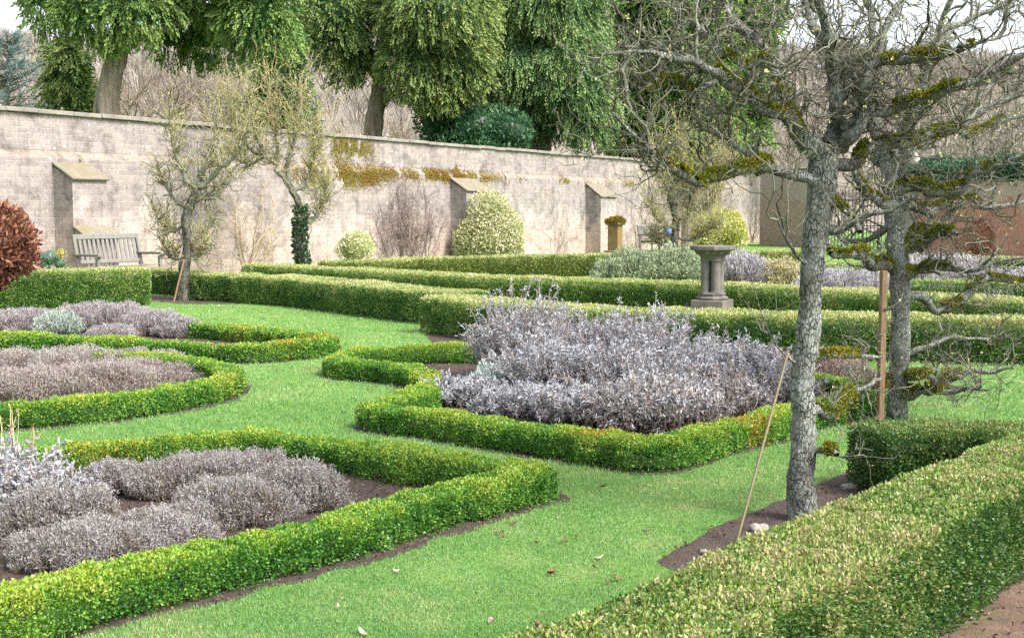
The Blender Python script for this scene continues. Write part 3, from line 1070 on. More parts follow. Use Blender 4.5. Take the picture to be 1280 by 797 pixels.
def buttress(px0, px1, depth, z0, z1, step=None):
    """stepped buttress: sloping cap from z1 at the wall to z0 at its face"""
    u0, u1 = WU(px0, depth, 1.8), WU(px1, depth, 1.8)
    b = MB()
    b.add([[u0, -depth, 0], [u1, -depth, 0], [u1, -depth, z0], [u0, -depth, z0], [u0, 0.02, 0], [u1, 0.02, 0], [u1, 0.02, z1 - .02], [u0, 0.02, z1 - .02]],
          [[0, 1, 2, 3], [4, 0, 3, 7], [1, 5, 6, 2]])
    if step:
        d2, s0, s1 = step
        b.add([[u0 + .02, -d2, 0], [u1 - .02, -d2, 0], [u1 - .02, -d2, s0], [u0 + .02, -d2, s0], [u0 + .02, -depth + .01, 0], [u1 - .02, -depth + .01, 0], [u1 - .02, -depth + .01, s1 - .01], [u0 + .02, -depth + .01, s1 - .01]],
              [[0, 1, 2, 3], [4, 0, 3, 7], [1, 5, 6, 2]])
    bo = b.build('buttress', M_WALL, wall)
    c = MB()
    ln = math.hypot(depth + .05, z1 - z0)
    ey = nrm([0, depth, z1 - z0])
    c.box(((u0 + u1) / 2, -depth / 2 - 0.02, (z0 + z1) / 2 + 0.03), (1, 0, 0), ey, np.cross((1, 0, 0), ey), u1 - u0 + 0.07, ln + 0.06, 0.05, bev=0.012)
    if step:
        ey = nrm([0, d2 - depth, s1 - s0])
        c.box(((u0 + u1) / 2, -(d2 + depth) / 2 - 0.02, (s0 + s1) / 2 + 0.03), (1, 0, 0), ey, np.cross((1, 0, 0), ey), u1 - u0 + 0.05, math.hypot(d2 - depth, s1 - s0) + 0.06, 0.05, bev=0.012)
    c.build('buttress_cap', M_MOSSY, bo)
    return u0, u1


buttress(91, 134, 0.55, 2.2, 2.5, (0.85, 1.05, 1.22))
BU2 = buttress(583, 612, 0.55, 2.15, 2.5)
BU3 = buttress(751, 770, 0.6, 2.05, 2.5)

# moss lying along the ledge
rng = np.random.default_rng(8)
mb = MB()


def wall_moss(px0, px1, zc, spread, n, seed, drip=0.25, thr=0.0):
    a_, b_ = WU(px0), WU(px1)
    u = (a_ + b_) / 2 + (b_ - a_) * .5 * np.clip(rng.normal(0, .55, n), -1.25, 1.25)
    z = zc + rng.normal(0, spread, n) - np.abs(rng.normal(0, drip, n)) * .35
    k = noise(np.c_[u * .8, z * .9, u * 0], 2.0, seed) * .7 + 0.6 * noise(np.c_[u * 1.5, z * .6, u * 0], 5.0, seed + 1) + .4 * noise(np.c_[u, z, u * 0], 14.0, seed + 2)
    keep = (k - thr) * 2.2 + .15 * rng.normal(size=n) > rng.uniform(0, 1, n)
    u, z = u[keep], z[keep]
    y = np.interp(z, [LED - .03, LED, LED + .12], [0, .02, .13]) - 0.004
    P = np.c_[u, y, z]
    t = np.clip(0.5 + 0.5 * noise(P, 1.3, seed + 5) + rng.normal(0, .2, len(u)), 0, 1)
    mb.leaves(P, np.c_[rng.normal(0, .6, len(u)), -np.ones(len(u)) * .5, rng.normal(0, .6, len(u))], rng.uniform(.015, .04, len(u)), rng.uniform(.012, .03, len(u)),
              lerp_cols([(0.20, 0.115, 0.03), (0.28, 0.195, 0.045), (0.29, 0.235, 0.065), (0.22, 0.215, 0.07)], t), rng, .1)


wall_moss(372, 480, LED - .06, .15, 26000, 1, thr=-.35)
wall_moss(450, 615, LED + .03, .08, 24000, 2, thr=-.4)
wall_moss(400, 470, HW - .26, .17, 12000, 3, thr=-.1)
wall_moss(560, 605, LED + .15, .16, 5000, 4, thr=-.1)
wall_moss(645, 670, LED, .05, 700, 5, thr=0.0)
wall_moss(690, 722, LED, .06, 1500, 6, thr=0.0)
wall_moss(735, 768, LED - .05, .12, 2200, 7, thr=-.1)
wall_moss(772, 812, LED, .07, 2200, 8, thr=-.2)
wall_moss(60, 130, LED, .05, 500, 9, thr=.2)
mb.build('moss', M_MOSS, wall)

# ------------------------------------------------------------------ return wall, gate, brick wall on the right
B0 = G(952, 305.5, 0)[:2]
B1 = G(1330, 324.5, 0)[:2]
BD = nrm(B1 - B0)
BN = np.array([BD[1], -BD[0]])
if BN[1] > 0:
    BN = -BN
BANG = math.atan2(BD[1], BD[0])


def BU(px, z=1.0):
    o0 = (px - CX) / F
    k = -(z - EYE) * sp
    return (o0 * (B0[1] * cp + k) - B0[0]) / (BD[0] - o0 * BD[1] * cp)


def bwall(px0, px1, h, label, mat, name):
    u0, u1 = BU(px0), BU(px1)
    p = B0 + BD * u0
    r_ = tag(bpy.data.objects.new(name, None), label, 'wall')
    r_.location = (p[0], p[1], 0)
    r_.rotation_euler = (0, 0, BANG)
    COL.objects.link(r_)
    l = u1 - u0
    m = MB()
    m.box((l / 2, 0, h / 2), (1, 0, 0), (0, 1, 0), (0, 0, 1), l, 0.45, h)
    m.build('wall_face', mat, r_)
    m = MB()
    u = 0
    q = random.Random(9)
    while u < l - .05:
        ll = min(q.uniform(.6, .9), l - u)
        m.box((u + ll / 2, 0, h + .045), (1, 0, 0), (0, 1, 0), (0, 0, 1), ll - .008, .56, .085, bev=.012)
        u += ll
    m.build('coping', M_COPE, r_)
    return r_


bwall(955, 1020, 3.3, 'short shaded stretch of brown brick wall between the stone wall and the gate', M_BROWNBRICK, 'brick_wall')
bwall(1153, 1400, 2.55, 'red brick wall with pale patches at the far right', M_BRICK, 'brick_wall')


def pier(px, label):
    p = B0 + BD * BU(px)
    r_ = tag(bpy.data.objects.new('gate_pier', None), label, 'gate pier', 'stone piers of the iron gate')
    r_.location = (p[0], p[1], 0)
    r_.rotation_euler = (0, 0, BANG)
    COL.objects.link(r_)
    X, Y_, Z_ = (1, 0, 0), (0, 1, 0), (0, 0, 1)
    m = MB()
    m.box((0, 0, .15), X, Y_, Z_, .66, .66, .3, bev=.02)
    m.box((0, 0, 1.5), X, Y_, Z_, .54, .54, 2.4, bev=.015)
    m.build('shaft', M_PALE, r_)
    m = MB()
    m.box((0, 0, 2.75), X, Y_, Z_, .64, .64, .1, bev=.02)
    m.box((0, 0, 2.86), X, Y_, Z_, .74, .74, .11, bev=.03)
    m.build('cap', M_PALE, r_)
    m = MB()
    m.lathe([(.14, 2.92), (.10, 3.0), (.09, 3.06), (.2, 3.16), (.25, 3.3), (.24, 3.42), (.15, 3.5), (.17, 3.55), (.10, 3.62), (.05, 3.7), (.01, 3.76)], 20)
    m.build('finial_urn', M_PALE, r_)
    return r_


pier(1026, 'pale stone gate pier partly hidden behind the nearer bare trunk')
pier(1142, 'pale stone gate pier with an urn beside the red brick wall')
u0, u1 = BU(1033) + .1, BU(1129) - .1
p = B0 + BD * u0
gate = tag(bpy.data.objects.new('iron_gate', None), 'black iron double gate of upright bars between two stone piers', 'gate')
gate.location = (p[0], p[1], 0)
gate.rotation_euler = (0, 0, BANG)
COL.objects.link(gate)
gl = u1 - u0
for s_ in (0, 1):
    x0, x1 = (0.03, gl / 2 - .02) if s_ == 0 else (gl / 2 + .02, gl - .03)
    m = MB()
    nb_ = 11
    for k in range(nb_):
        x = x0 + (x1 - x0) * k / (nb_ - 1)
        top = 2.05 + .25 * (math.sin((x / gl) * math.pi))
        th = .05 if k in (0, nb_ - 1) else .028
        m.box((x, 0, top / 2 + .04), (1, 0, 0), (0, 1, 0), (0, 0, 1), th, th, top)
        m.lathe([(th * .5, top + .04), (th * 1.1, top + .09), (.002, top + .2)], 6, (x, 0, 0))
    for z in (.12, .95, 2.0):
        m.box(((x0 + x1) / 2, 0.003, z), (1, 0, 0), (0, 1, 0), (0, 0, 1), x1 - x0, .03, .035)
    m.build('gate_leaf', M_IRON, gate)


# ------------------------------------------------------------------ generic leafy masses
def ell_points(rng, lobes, dens, shell=(0.8, 1.02), back=0.35, down_cut=-2):
    """points near the surface of a union of ellipsoids: returns P, outward normal"""
    Ps, Ns = [], []
    for i, (c, r) in enumerate(lobes):
        c, r = np.asarray(c, float), np.asarray(r, float)
        area = 4 * math.pi * ((((r[0] * r[1]) ** 1.6 + (r[0] * r[2]) ** 1.6 + (r[1] * r[2]) ** 1.6) / 3) ** (1 / 1.6))
        n = int(area * dens)
        d = nrm(rng.normal(size=(n, 3)))
        rad = rng.uniform(shell[0], shell[1], n)[:, None]
        P = c + d * r * rad
        nn_ = nrm(d / r)
        keep = np.ones(n, bool)
        if back < 1:
            keep &= (nn_[:, 1] < 0.35) | (rng.uniform(size=n) < back)
        for j, (c2, r2) in enumerate(lobes):
            if j != i:
                q = np.linalg.norm((P - np.asarray(c2)) / np.asarray(r2), axis=1)
                keep &= q > 0.74
        Ps.append(P[keep])
        Ns.append(nn_[keep])
    return np.concatenate(Ps), np.concatenate(Ns)


def conifer_crown(mb, lobes, dens, cols, seed, spray=(0.45, 0.9), nl=19, leaf=(0.16, 0.05), droop=0.9, core=True, tipcol=None):
    rng = np.random.default_rng(seed)
    P, Nn = ell_points(rng, lobes, dens, (0.72, 1.05))
    lump = noise(P, 0.9, seed) * .6 + noise(P, 2.0, seed + 1) * .4
    P = P + Nn * (lump * 0.85)[:, None]
    n = len(P)
    L = rng.uniform(*spray, n)
    ax = nrm(Nn * 0.8 + np.array([0, 0, -droop]) + rng.normal(0, .22, (n, 3)))
    tint = np.clip(0.5 + 0.42 * lump + rng.normal(0, .2, n), 0, 1)  # hollows between lumps get darker leaves: gap shade put into the colour
    t = np.linspace(0.05, 1.0, nl)
    base = P[:, None, :] + ax[:, None, :] * (L[:, None] * t)[:, :, None] + np.array([0, 0, -1]) * (L[:, None] * t ** 2 * 0.35 * droop)[:, :, None]
    side = nrm(np.cross(ax, rng.normal(size=(n, 3))))
    sgn = np.where(np.arange(nl) % 2 == 0, 1.0, -1.0)
    base = base - ax[:, None, :] * (L * .5)[:, None, None] + side[:, None, :] * (sgn * 0.06 * (1.2 - t))[None, :, None] * rng.uniform(.3, 1.4, (n, nl))[:, :, None]
    la = nrm(ax[:, None, :] + side[:, None, :] * sgn[None, :, None] * 0.55 + rng.normal(0, .22, (n, nl, 3)) + np.array([0, 0, -.35 * droop]))
    tt = np.clip(tint[:, None] + (t[None, :] - .5) * 0.45 + rng.normal(0, .08, (n, nl)), 0, 1).ravel()
    m_ = n * nl
    mb.leaves(base.reshape(-1, 3), la.reshape(-1, 3), rng.uniform(.6, 1.25, m_) * leaf[0] * .92, rng.uniform(.6, 1.25, m_) * leaf[1] * 1.08, lerp_cols(cols, tt), rng, .2)
    if core:
        for i, (c, r) in enumerate(lobes):
            mb.blob(c, np.asarray(r) * 0.62, cols[0], seed + i, 14, .22)


def broad_crown(mb, lobes, dens, cols, seed, leaf=(0.08, 0.05), up=0.3, lump_amp=0.1, lump_s=3.0, core=True, back=0.35, droop=0.0, clear=0.74):
    rng = np.random.default_rng(seed)
    P, Nn = ell_points(rng, lobes, dens, (0.78, 1.03), back)
    lump = noise(P, lump_s, seed) * .6 + noise(P, lump_s * 2.1, seed + 1) * .4
    P = P + Nn * (lump * lump_amp)[:, None]
    k = P[:, 2] > 0.01
    P, Nn, lump = P[k], Nn[k], lump[k]
    n = len(P)
    ax = Nn * .6 + rng.normal(0, .6, (n, 3)) + np.array([0, 0, up])
    t = np.clip(.5 + .3 * lump + rng.normal(0, .25, n), 0, 1)
    L = rng.uniform(.7, 1.35, n) * leaf[0]
    mb.leaves(P, ax, L, L * leaf[1] / leaf[0], lerp_cols(cols, t), rng, .2)
    if core:
        for i, (c, r) in enumerate(lobes):
            mb.blob(c, np.asarray(r) * 0.74, cols[0], seed + i, 12, .15, zmin=0.0)


def lob(px, py, Y, rx, ry, rz=None, k=None):
    """ellipsoid lobe given by its picture centre and radii in photograph pixels at distance Y"""
    c = D(px, py, Y)
    m = Y / F
    return (c, (rx * m, (rz if rz is not None else rx) * m, ry * m))


def limb(mb, pts, sides=10, seed=0, gn=0.0, mat=0, col=(.2, .18, .15), sub=6, smooth_=True):
    """one tapered limb through (point, radius) pairs, gnarled by gn"""
    P = np.array([np.r_[p, r] for p, r in pts], float)
    n = len(P)
    # Catmull-Rom
    Q = []
    for i in range(n - 1):
        p0, p1, p2, p3 = P[max(i - 1, 0)], P[i], P[i + 1], P[min(i + 2, n - 1)]
        for k in range(sub):
            t = k / sub
            Q.append(0.5 * (2 * p1 + (p2 - p0) * t + (2 * p0 - 5 * p1 + 4 * p2 - p3) * t * t + (3 * p1 - p0 - 3 * p2 + p3) * t ** 3))
    Q.append(P[-1])
    Q = np.array(Q)
    if gn > 0:
        r0 = Q[:, 3:4]
        j = np.stack([noise(Q[:, :3] + 31 * a, 7.0, seed + a) for a in range(3)], 1)
        Q[:, :3] += j * r0 * gn
        Q[:, 3] *= 1 + 0.22 * gn * noise(Q[:, :3], 16.0, seed + 5)
    Q[:, 3] = np.maximum(Q[:, 3], 0.0008)
    mb.tubes(Q[None, :, :3], Q[None, :, 3], sides, col, mat, smooth_)
    return Q


def trunk_surface(mb, Q, sides, seed, amp, col=(1, 1, 1), mat=0):
    """thick trunk with lumps, flutes and burrs"""
    Q = np.asarray(Q, float)
    a = np.arange(sides) * 2 * math.pi / sides
    T = nrm(np.gradient(Q[:, :3], axis=0))
    U = nrm(np.cross(T, np.array([[0.1, 1.0, 0.0]])))
    Vv = np.cross(T, U)
    ring = U[:, None] * np.cos(a)[None, :, None] + Vv[:, None] * np.sin(a)[None, :, None]
    P = Q[:, None, :3] + ring * Q[:, None, 3:4]
    k = noise(P, 9.0, seed) * .6 + noise(P, 22.0, seed + 1) * .4
    fl = 0.5 * noise(np.concatenate([ring[..., :2] * 2.0, P[..., 2:] * .8], -1), 1.3, seed + 3)
    P = P + ring * ((k + fl) * amp)[..., None]
    idx = np.arange(len(Q) * sides).reshape(len(Q), sides)
    q = np.stack([idx[:-1], np.roll(idx[:-1], -1, 1), np.roll(idx[1:], -1, 1), idx[1:]], -1).reshape(-1, 4)
    mb.add(P, q, col, mat, True)


def crspline(P, sub):
    P = np.asarray(P, float)
    n = len(P)
    Q = []
    for i in range(n - 1):
        p0, p1, p2, p3 = P[max(i - 1, 0)], P[i], P[i + 1], P[min(i + 2, n - 1)]
        for k in range(sub):
            t = k / sub
            Q.append(0.5 * (2 * p1 + (p2 - p0) * t + (2 * p0 - 5 * p1 + 4 * p2 - p3) * t * t + (3 * p1 - p0 - 3 * p2 + p3) * t ** 3))
    Q.append(P[-1])
    return np.array(Q)


def grow(rng, P0, D0, L, K, jit, up):
    """random-walk twigs: P0 (M,3), D0 (M,3), L (M,) -> (M,K,3)"""
    M = len(P0)
    out = np.empty((M, K, 3))
    out[:, 0] = P0
    d = nrm(D0)
    st = (L / (K - 1))[:, None]
    for k in range(1, K):
        d = nrm(d + rng.normal(0, jit, (M, 3)) + np.array([0, 0, up]))
        out[:, k] = out[:, k - 1] + d * st
    return out


def spawn(rng, paths, count, t0=0.1, t1=1.0, w=None):
    """points and tangents picked along polylines (M,K,3)"""
    M, K, _ = paths.shape
    i = rng.integers(0, M, count) if w is None else rng.choice(M, count, p=w / w.sum())
    t = rng.uniform(t0, t1, count) * (K - 1)
    k = np.minimum(t.astype(int), K - 2)
    f = (t - k)[:, None]
    a, b = paths[i, k], paths[i, k + 1]
    return a * (1 - f) + b * f, nrm(b - a), t / (K - 1), i


# ------------------------------------------------------------------ conifers and trees behind the wall
CG = 'evergreen trees beyond the wall'


def conifer(name, label, base, trunk_pts, lobes, dens, cols, seed, limbs=(), **kw):
    r_ = empty(name, (base[0], base[1], 0), label, 'tree', CG)
    m = MB()
    Q = crspline(np.array([np.r_[p, r] for p, r in trunk_pts]), 8)
    trunk_surface(m, Q, 20, seed, trunk_pts[0][1] * 0.12)
    for l in limbs:
        limb(m, l, 8, seed, 0.4)
    child(m, 'trunk', M_CBARK, r_)
    c = MB()
    conifer_crown(c, lobes, dens, cols, seed, **kw)
    child(c, 'crown', M_NEEDLE, r_)
    return r_


CY_G = [(0.03, 0.08, 0.022), (0.07, 0.145, 0.034), (0.13, 0.21, 0.05), (0.215, 0.29, 0.08)]
CY_Y = [(0.032, 0.08, 0.026), (0.075, 0.14, 0.038), (0.14, 0.205, 0.055), (0.24, 0.285, 0.09)]
CY_D = [(0.02, 0.06, 0.02), (0.045, 0.11, 0.03), (0.085, 0.17, 0.045), (0.16, 0.25, 0.07)]
Y1 = 37.0
b_ = D(133, 262, Y1)
conifer('cypress_tree', 'large drooping cypress with a thick pale trunk above the wall at left', b_,
        [(np.r_[b_[:2], 0], .52), (D(132, 190, Y1), .44), (D(134, 130, Y1), .36), (D(140, 95, Y1), .30), (D(146, 65, Y1), .30), (D(150, 30, Y1), .24), (D(150, -40, Y1), .18)],
        [lob(70, -5, Y1, 40, 34), lob(105, 12, Y1 - 1, 42, 30), lob(165, 8, Y1 - 1, 46, 34), lob(150, -30, Y1, 90, 40), lob(235, -20, Y1 + 1, 70, 32),
         lob(262, 42, Y1 + 2.5, 48, 34, 30), lob(322, 8, Y1, 45, 62), lob(345, -30, Y1, 40, 50), lob(300, -40, Y1, 70, 40), lob(215, 48, Y1 + 2.5, 24, 16), lob(352, 50, Y1 + 1, 24, 28)],
        42, CY_G, 201,
        [[(D(146, 75, Y1), .2), (D(128, 58, Y1 - .5), .13), (D(110, 40, Y1 - 1), .09), (D(90, 20, Y1 - 1), .06)],
         [(D(150, 62, Y1), .2), (D(170, 50, Y1 + .3), .15), (D(200, 38, Y1 + .6), .12), (D(235, 22, Y1 + .8), .09), (D(280, 0, Y1), .06)],
         [(D(154, 48, Y1), .16), (D(185, 30, Y1), .11), (D(215, 8, Y1), .08)],
         [(D(136, 80, Y1 - .2), .08), (D(124, 62, Y1 - .6), .06), (D(122, 40, Y1 - .8), .04)]], leaf=(.13, .055), spray=(.3, .6), droop=.5)
Y2 = 46.0
b_ = D(463, 262, Y2)
conifer('cypress_tree', 'leaning trunk cypress with split crown in the middle of the wall', b_,
        [(np.r_[b_[:2], 0], .42), (D(464, 200, Y2), .36), (D(468, 150, Y2), .32), (D(474, 110, Y2), .26), (D(476, 70, Y2), .24), (D(482, 20, Y2), .2), (D(482, -30, Y2), .15)],
        [lob(425, 25, Y2 - 1, 42, 42), lob(440, 70, Y2 - .5, 28, 34), lob(408, 0, Y2, 40, 35), lob(480, -15, Y2 + 1, 60, 42), lob(540, 15, Y2 - 1.5, 62, 60), lob(525, 75, Y2 - 1.5, 46, 40), lob(568, 80, Y2 - 1, 42, 44), lob(575, 10, Y2, 50, 60),
         lob(555, 118, Y2 - 1, 30, 22)],
        38, CY_Y, 211,
        [[(D(475, 105, Y2), .2), (D(455, 70, Y2 - .5), .13), (D(430, 45, Y2 - 1), .08)],
         [(D(474, 118, Y2), .16), (D(490, 118, Y2 - .3), .12), (D(500, 100, Y2 - .6), .1), (D(520, 80, Y2 - 1), .06)],
         [(D(470, 150, Y2), .08), (D(484, 124, Y2), .1), (D(498, 112, Y2), .07)]], leaf=(.15, .062), spray=(.35, .7), droop=.55)
Y3 = 50.0
b_ = D(675, 262, Y3)
conifer('cypress_tree', 'broad blue green weeping cypress hanging low over the wall', b_,
        [(np.r_[b_[:2], 0], .5), (D(675, 150, Y3), .4), (D(675, 60, Y3), .3), (D(675, -40, Y3), .2)],
        [lob(640, 10, Y3, 55, 60), lob(690, 0, Y3 - 1, 62, 60), lob(650, 85, Y3 - 1, 55, 55), lob(705, 90, Y3 - 1.5, 52, 60), lob(725, 140, Y3 - 1, 36, 42), lob(665, 135, Y3 - .5, 50, 42), lob(610, 60, Y3 + 1, 34, 60), lob(735, 40, Y3, 28, 50)],
        38, [(0.03, 0.08, 0.032), (0.07, 0.145, 0.05), (0.13, 0.21, 0.07), (0.22, 0.29, 0.10)], 221, leaf=(.16, .058), spray=(.4, .85), droop=.9)
Y4 = 55.0
b_ = D(860, 262, Y4)
conifer('cypress_tree', 'tall dark green cypress behind the far flowering arch tree', b_,
        [(np.r_[b_[:2], 0], .5), (D(860, 150, Y4), .4), (D(860, 60, Y4), .3), (D(860, -40, Y4), .2)],
        [lob(800, 20, Y4, 50, 70), lob(860, -5, Y4 - 1, 60, 60), lob(800, 110, Y4, 52, 62), lob(870, 80, Y4 - 1.5, 58, 70), lob(915, 70, Y4, 40, 80), lob(880, 160, Y4 - 1, 60, 50), lob(930, 140, Y4, 34, 55), lob(938, 30, Y4 - .5, 40, 75), lob(945, 90, Y4, 30, 50), lob(790, 165, Y4, 45, 34)],
        26, [(0.035, 0.09, 0.024), (0.075, 0.155, 0.036), (0.135, 0.225, 0.05), (0.22, 0.31, 0.07)], 231, leaf=(.18, .07), spray=(.35, .7), droop=.5)
Y5 = 42.0
b_ = D(352, 262, Y5)
conifer('yew_tree', 'narrow upright green yew behind the left arch tree', b_,
        [(np.r_[b_[:2], 0], .2), (D(352, 180, Y5), .16), (D(352, 100, Y5), .1)],
        [lob(352, 110, Y5, 34, 60), lob(366, 70, Y5, 20, 48), lob(338, 145, Y5, 30, 40)], 30, CY_D, 241, leaf=(.15, .05), spray=(.3, .6), droop=.2)
Y6 = 41.0
b_ = D(92, 262, Y6)
conifer('juniper_tree', 'rounded olive green juniper left of the thick cypress trunk', b_,
        [(np.r_[b_[:2], 0], .2), (D(92, 150, Y6), .16), (D(92, 80, Y6), .1)],
        [lob(92, 95, Y6, 32, 40), lob(85, 70, Y6, 22, 26), lob(98, 125, Y6, 30, 32)], 34, [(0.03, 0.065, 0.018), (0.065, 0.115, 0.026), (0.11, 0.175, 0.04), (0.19, 0.24, 0.08)], 251, leaf=(.16, .06), spray=(.3, .6), droop=.5)
# dark laurel under the weeping cypress
Y7 = 46.0
b_ = D(575, 262, Y7)
lr = empty('laurel_bush', (b_[0], b_[1], 0), 'dark glossy laurel bush under the weeping cypress, just above the wall', 'bush', CG)
m = MB()
broad_crown(m, [lob(552, 150, Y7, 34, 36), lob(590, 160, Y7 - .5, 36, 30), lob(630, 165, Y7, 36, 28), lob(585, 200, Y7, 70, 40)], 120, [(0.012, 0.05, 0.02), (0.025, 0.085, 0.032), (0.05, 0.135, 0.05), (0.10, 0.20, 0.085)], 261, (.16, .07), .3, .25, 1.2)
child(m, 'crown', M_LEAF, lr)
m = MB()
limb(m, [(np.r_[b_[:2], 0], .15), (D(575, 220, Y7), .1), (D(575, 190, Y7), .06)], 10)
child(m, 'trunk', M_CBARK, lr)
# blue cedar at far left
Y8 = 44.0
b_ = D(8, 262, Y8)
r_ = empty('blue_cedar', (b_[0], b_[1], 0), 'wispy blue grey cedar at the far left above the wall', 'tree', CG)
m, c = MB(), MB()
limb(m, [(np.r_[b_[:2], 0], .2), (D(8, 120, Y8), .12), (D(12, 70, Y8), .05), (D(14, 42, Y8), .01)], 10)
rng = np.random.default_rng(4)
nb_ = 130
h_ = rng.uniform(0, 1, nb_)
py_ = 45 + h_ * 110
P0 = np.array([D(10, y, Y8) for y in py_])
an = rng.uniform(0, 2 * math.pi, nb_)
pa = grow(rng, P0, np.c_[np.cos(an), np.sin(an), np.full(nb_, .25)], .5 + 1.8 * h_, 6, .15, .02)
m.tubes(pa, np.linspace(.03, .004, 6)[None].repeat(nb_, 0), 4, (.16, .13, .11))
q, tq, _, _ = spawn(rng, pa, 9000, .15, 1)
c.leaves(q, tq * .7 + rng.normal(0, .6, q.shape), rng.uniform(.08, .2, len(q)), .02, lerp_cols([(0.06, 0.11, 0.10), (0.12, 0.20, 0.19), (0.2, 0.29, 0.27)], rng.uniform(0, 1, len(q))), rng)
child(m, 'trunk', M_CBARK, r_)
child(c, 'crown', M_NEEDLE, r_)


# bare trees beyond the wall
def bare_tree(px, ptop, Y, spread, seed, label, cols=((.20, .16, .12), (.30, .25, .18))):
    rng = np.random.default_rng(seed)
    b_ = D(px, HOR, Y)
    top = D(px, ptop, Y)
    r_ = empty('bare_tree', (b_[0], b_[1], 0), label, 'tree', 'bare trees beyond the wall')
    m = MB()
    H_ = top[2]
    limb(m, [(np.r_[b_[:2], 0], .12), (np.r_[b_[:2] + [.1, 0], H_ * .4], .08), (np.r_[b_[:2], H_ * .7], .05), (np.r_[b_[:2], H_], .01)], 8, seed, .6)
    child(m, 'trunk', M_CBARK, r_)
    m = MB()
    n1 = 34
    z0 = rng.uniform(.3, .85, n1) * H_
    P0 = np.c_[np.tile(b_[:2], (n1, 1)), z0]
    an = rng.uniform(0, 2 * math.pi, n1)
    l1 = grow(rng, P0, np.c_[np.cos(an), np.sin(an), rng.uniform(.3, 1.0, n1)], rng.uniform(.5, 1, n1) * spread, 8, .16, .06)
    m.tubes(l1, np.linspace(.035, .008, 8)[None].repeat(n1, 0), 5, cols[0])
    q, t_, _, _ = spawn(rng, l1, 500, .2, 1)
    l2 = grow(rng, q, t_ + rng.normal(0, .6, q.shape), rng.uniform(.3, .9, 500) * spread * .45, 6, .2, .05)
    m.tubes(l2, np.linspace(.010, .004, 6)[None].repeat(500, 0), 3, lerp_cols(cols, rng.uniform(0, 1, 500)))
    q, t_, _, _ = spawn(rng, l2, 1500, .2, 1)
    l3 = grow(rng, q, t_ + rng.normal(0, .6, q.shape), rng.uniform(.3, .8, 1500) * spread * .22, 4, .2, .05)
    m.tubes(l3, np.full((1500, 4), .004), 3, lerp_cols(cols, rng.uniform(0, 1, 1500)))
    child(m, 'crown', M_TWIG, r_)


bare_tree(165, 85, 43, 1.9, 301, 'bare brown twiggy tree just right of the thick cypress trunk')
bare_tree(215, 80, 48, 2.2, 302, 'bare tree under the dark cypress canopy behind the wall')
bare_tree(285, 88, 50, 2.0, 303, 'bare thin tree behind the top of the left arch tree')
bare_tree(505, 130, 60, 2.0, 304, 'low bare tree seen right of the leaning cypress trunk')
bare_tree(985, 150, 62, 3.0, 305, 'bare tree beyond the wall corner left of the nearer trunk', ((.22, .19, .16), (.33, .29, .25)))
bare_tree(1180, 130, 60, 3.2, 306, 'bare tree beyond the red brick wall behind the second trunk', ((.22, .19, .16), (.33, .29, .25)))
bare_tree(1260, 120, 64, 3.2, 307, 'rightmost bare tree beyond the red brick wall', ((.22, .19, .16), (.33, .29, .25)))
# ivy on the brick wall
iu0, iu1 = BU(1140), BU(1400)
m = MB()
lobs = []
rng = np.random.default_rng(12)
for k in range(13):
    uu = iu0 + (iu1 - iu0) * (k + .3) / 13
    p = B0 + BD * uu - BN * .25
    lobs.append(((p[0], p[1], 2.95 + rng.uniform(-.1, .15)), (.75, .55, .50)))
broad_crown(m, lobs, 260, [(0.015, 0.06, 0.03), (0.03, 0.10, 0.05), (0.06, 0.15, 0.075), (0.12, 0.22, 0.12)], 271, (.10, .08), .2, .15, 2.0)
tag(m.build('ivy', M_LEAF), 'mound of dark green ivy along the top of the red brick wall', 'ivy')

# ------------------------------------------------------------------ shrubs against the wall


def shrub(name, label, cat, px, base_off, lobes, dens, cols, seed, leaf, mat=M_LEAF, group=None, stem=True, **kw):
    p = WP(WU(px, base_off), base_off) if base_off is not None else None
    c0 = lobes[0][0]
    base = p if p is not None else np.array([c0[0], c0[1], 0])
    r_ = empty(name, (base[0], base[1], 0), label, cat, group)
    m = MB()
    broad_crown(m, lobes, dens, cols, seed, leaf, **kw)
    child(m, 'foliage', mat, r_)
    if stem:
        m = MB()
        limb(m, [((base[0], base[1], 0), .05), ((base[0], base[1], .25), .04), ((c0[0], c0[1], max(.4, c0[2] * .8)), .02)], 8, seed, .6)
        child(m, 'stem', M_TWIG, r_)
    return r_


VAR = [(0.26, 0.28, 0.11), (0.48, 0.48, 0.25), (0.62, 0.60, 0.37), (0.70, 0.68, 0.50)]
pw = WP(WU(613, 1.2), 1.2)
Yv = pw[1]
shrub('variegated_shrub', 'large domed cream and yellow variegated shrub in front of the wall buttress', 'shrub', 613, 1.2,
      [lob(612, 300, Yv, 42, 38, 30), lob(611, 268, Yv, 26, 31, 20), lob(627, 298, Yv, 30, 38, 24), lob(599, 302, Yv, 31, 34, 24), lob(618, 283, Yv, 31, 34, 22)], 800, VAR, 311, (.07, .045), group='variegated shrubs by the wall', lump_amp=.12, lump_s=2.5, up=.1)
pw = WP(WU(446, 1.0), 1.0)
shrub('variegated_shrub', 'small pale cream shrub between the ivy clad trunk and the bare climber', 'shrub', 446, 1.0,
      [lob(447, 308, pw[1], 21, 20, 18), lob(436, 312, pw[1], 14, 16, 14)], 800, [(0.28, 0.32, 0.12), (0.46, 0.48, 0.22), (0.6, 0.6, 0.36), (0.7, 0.68, 0.48)], 312, (.06, .04), group='variegated shrubs by the wall', lump_amp=.1, lump_s=3.5)
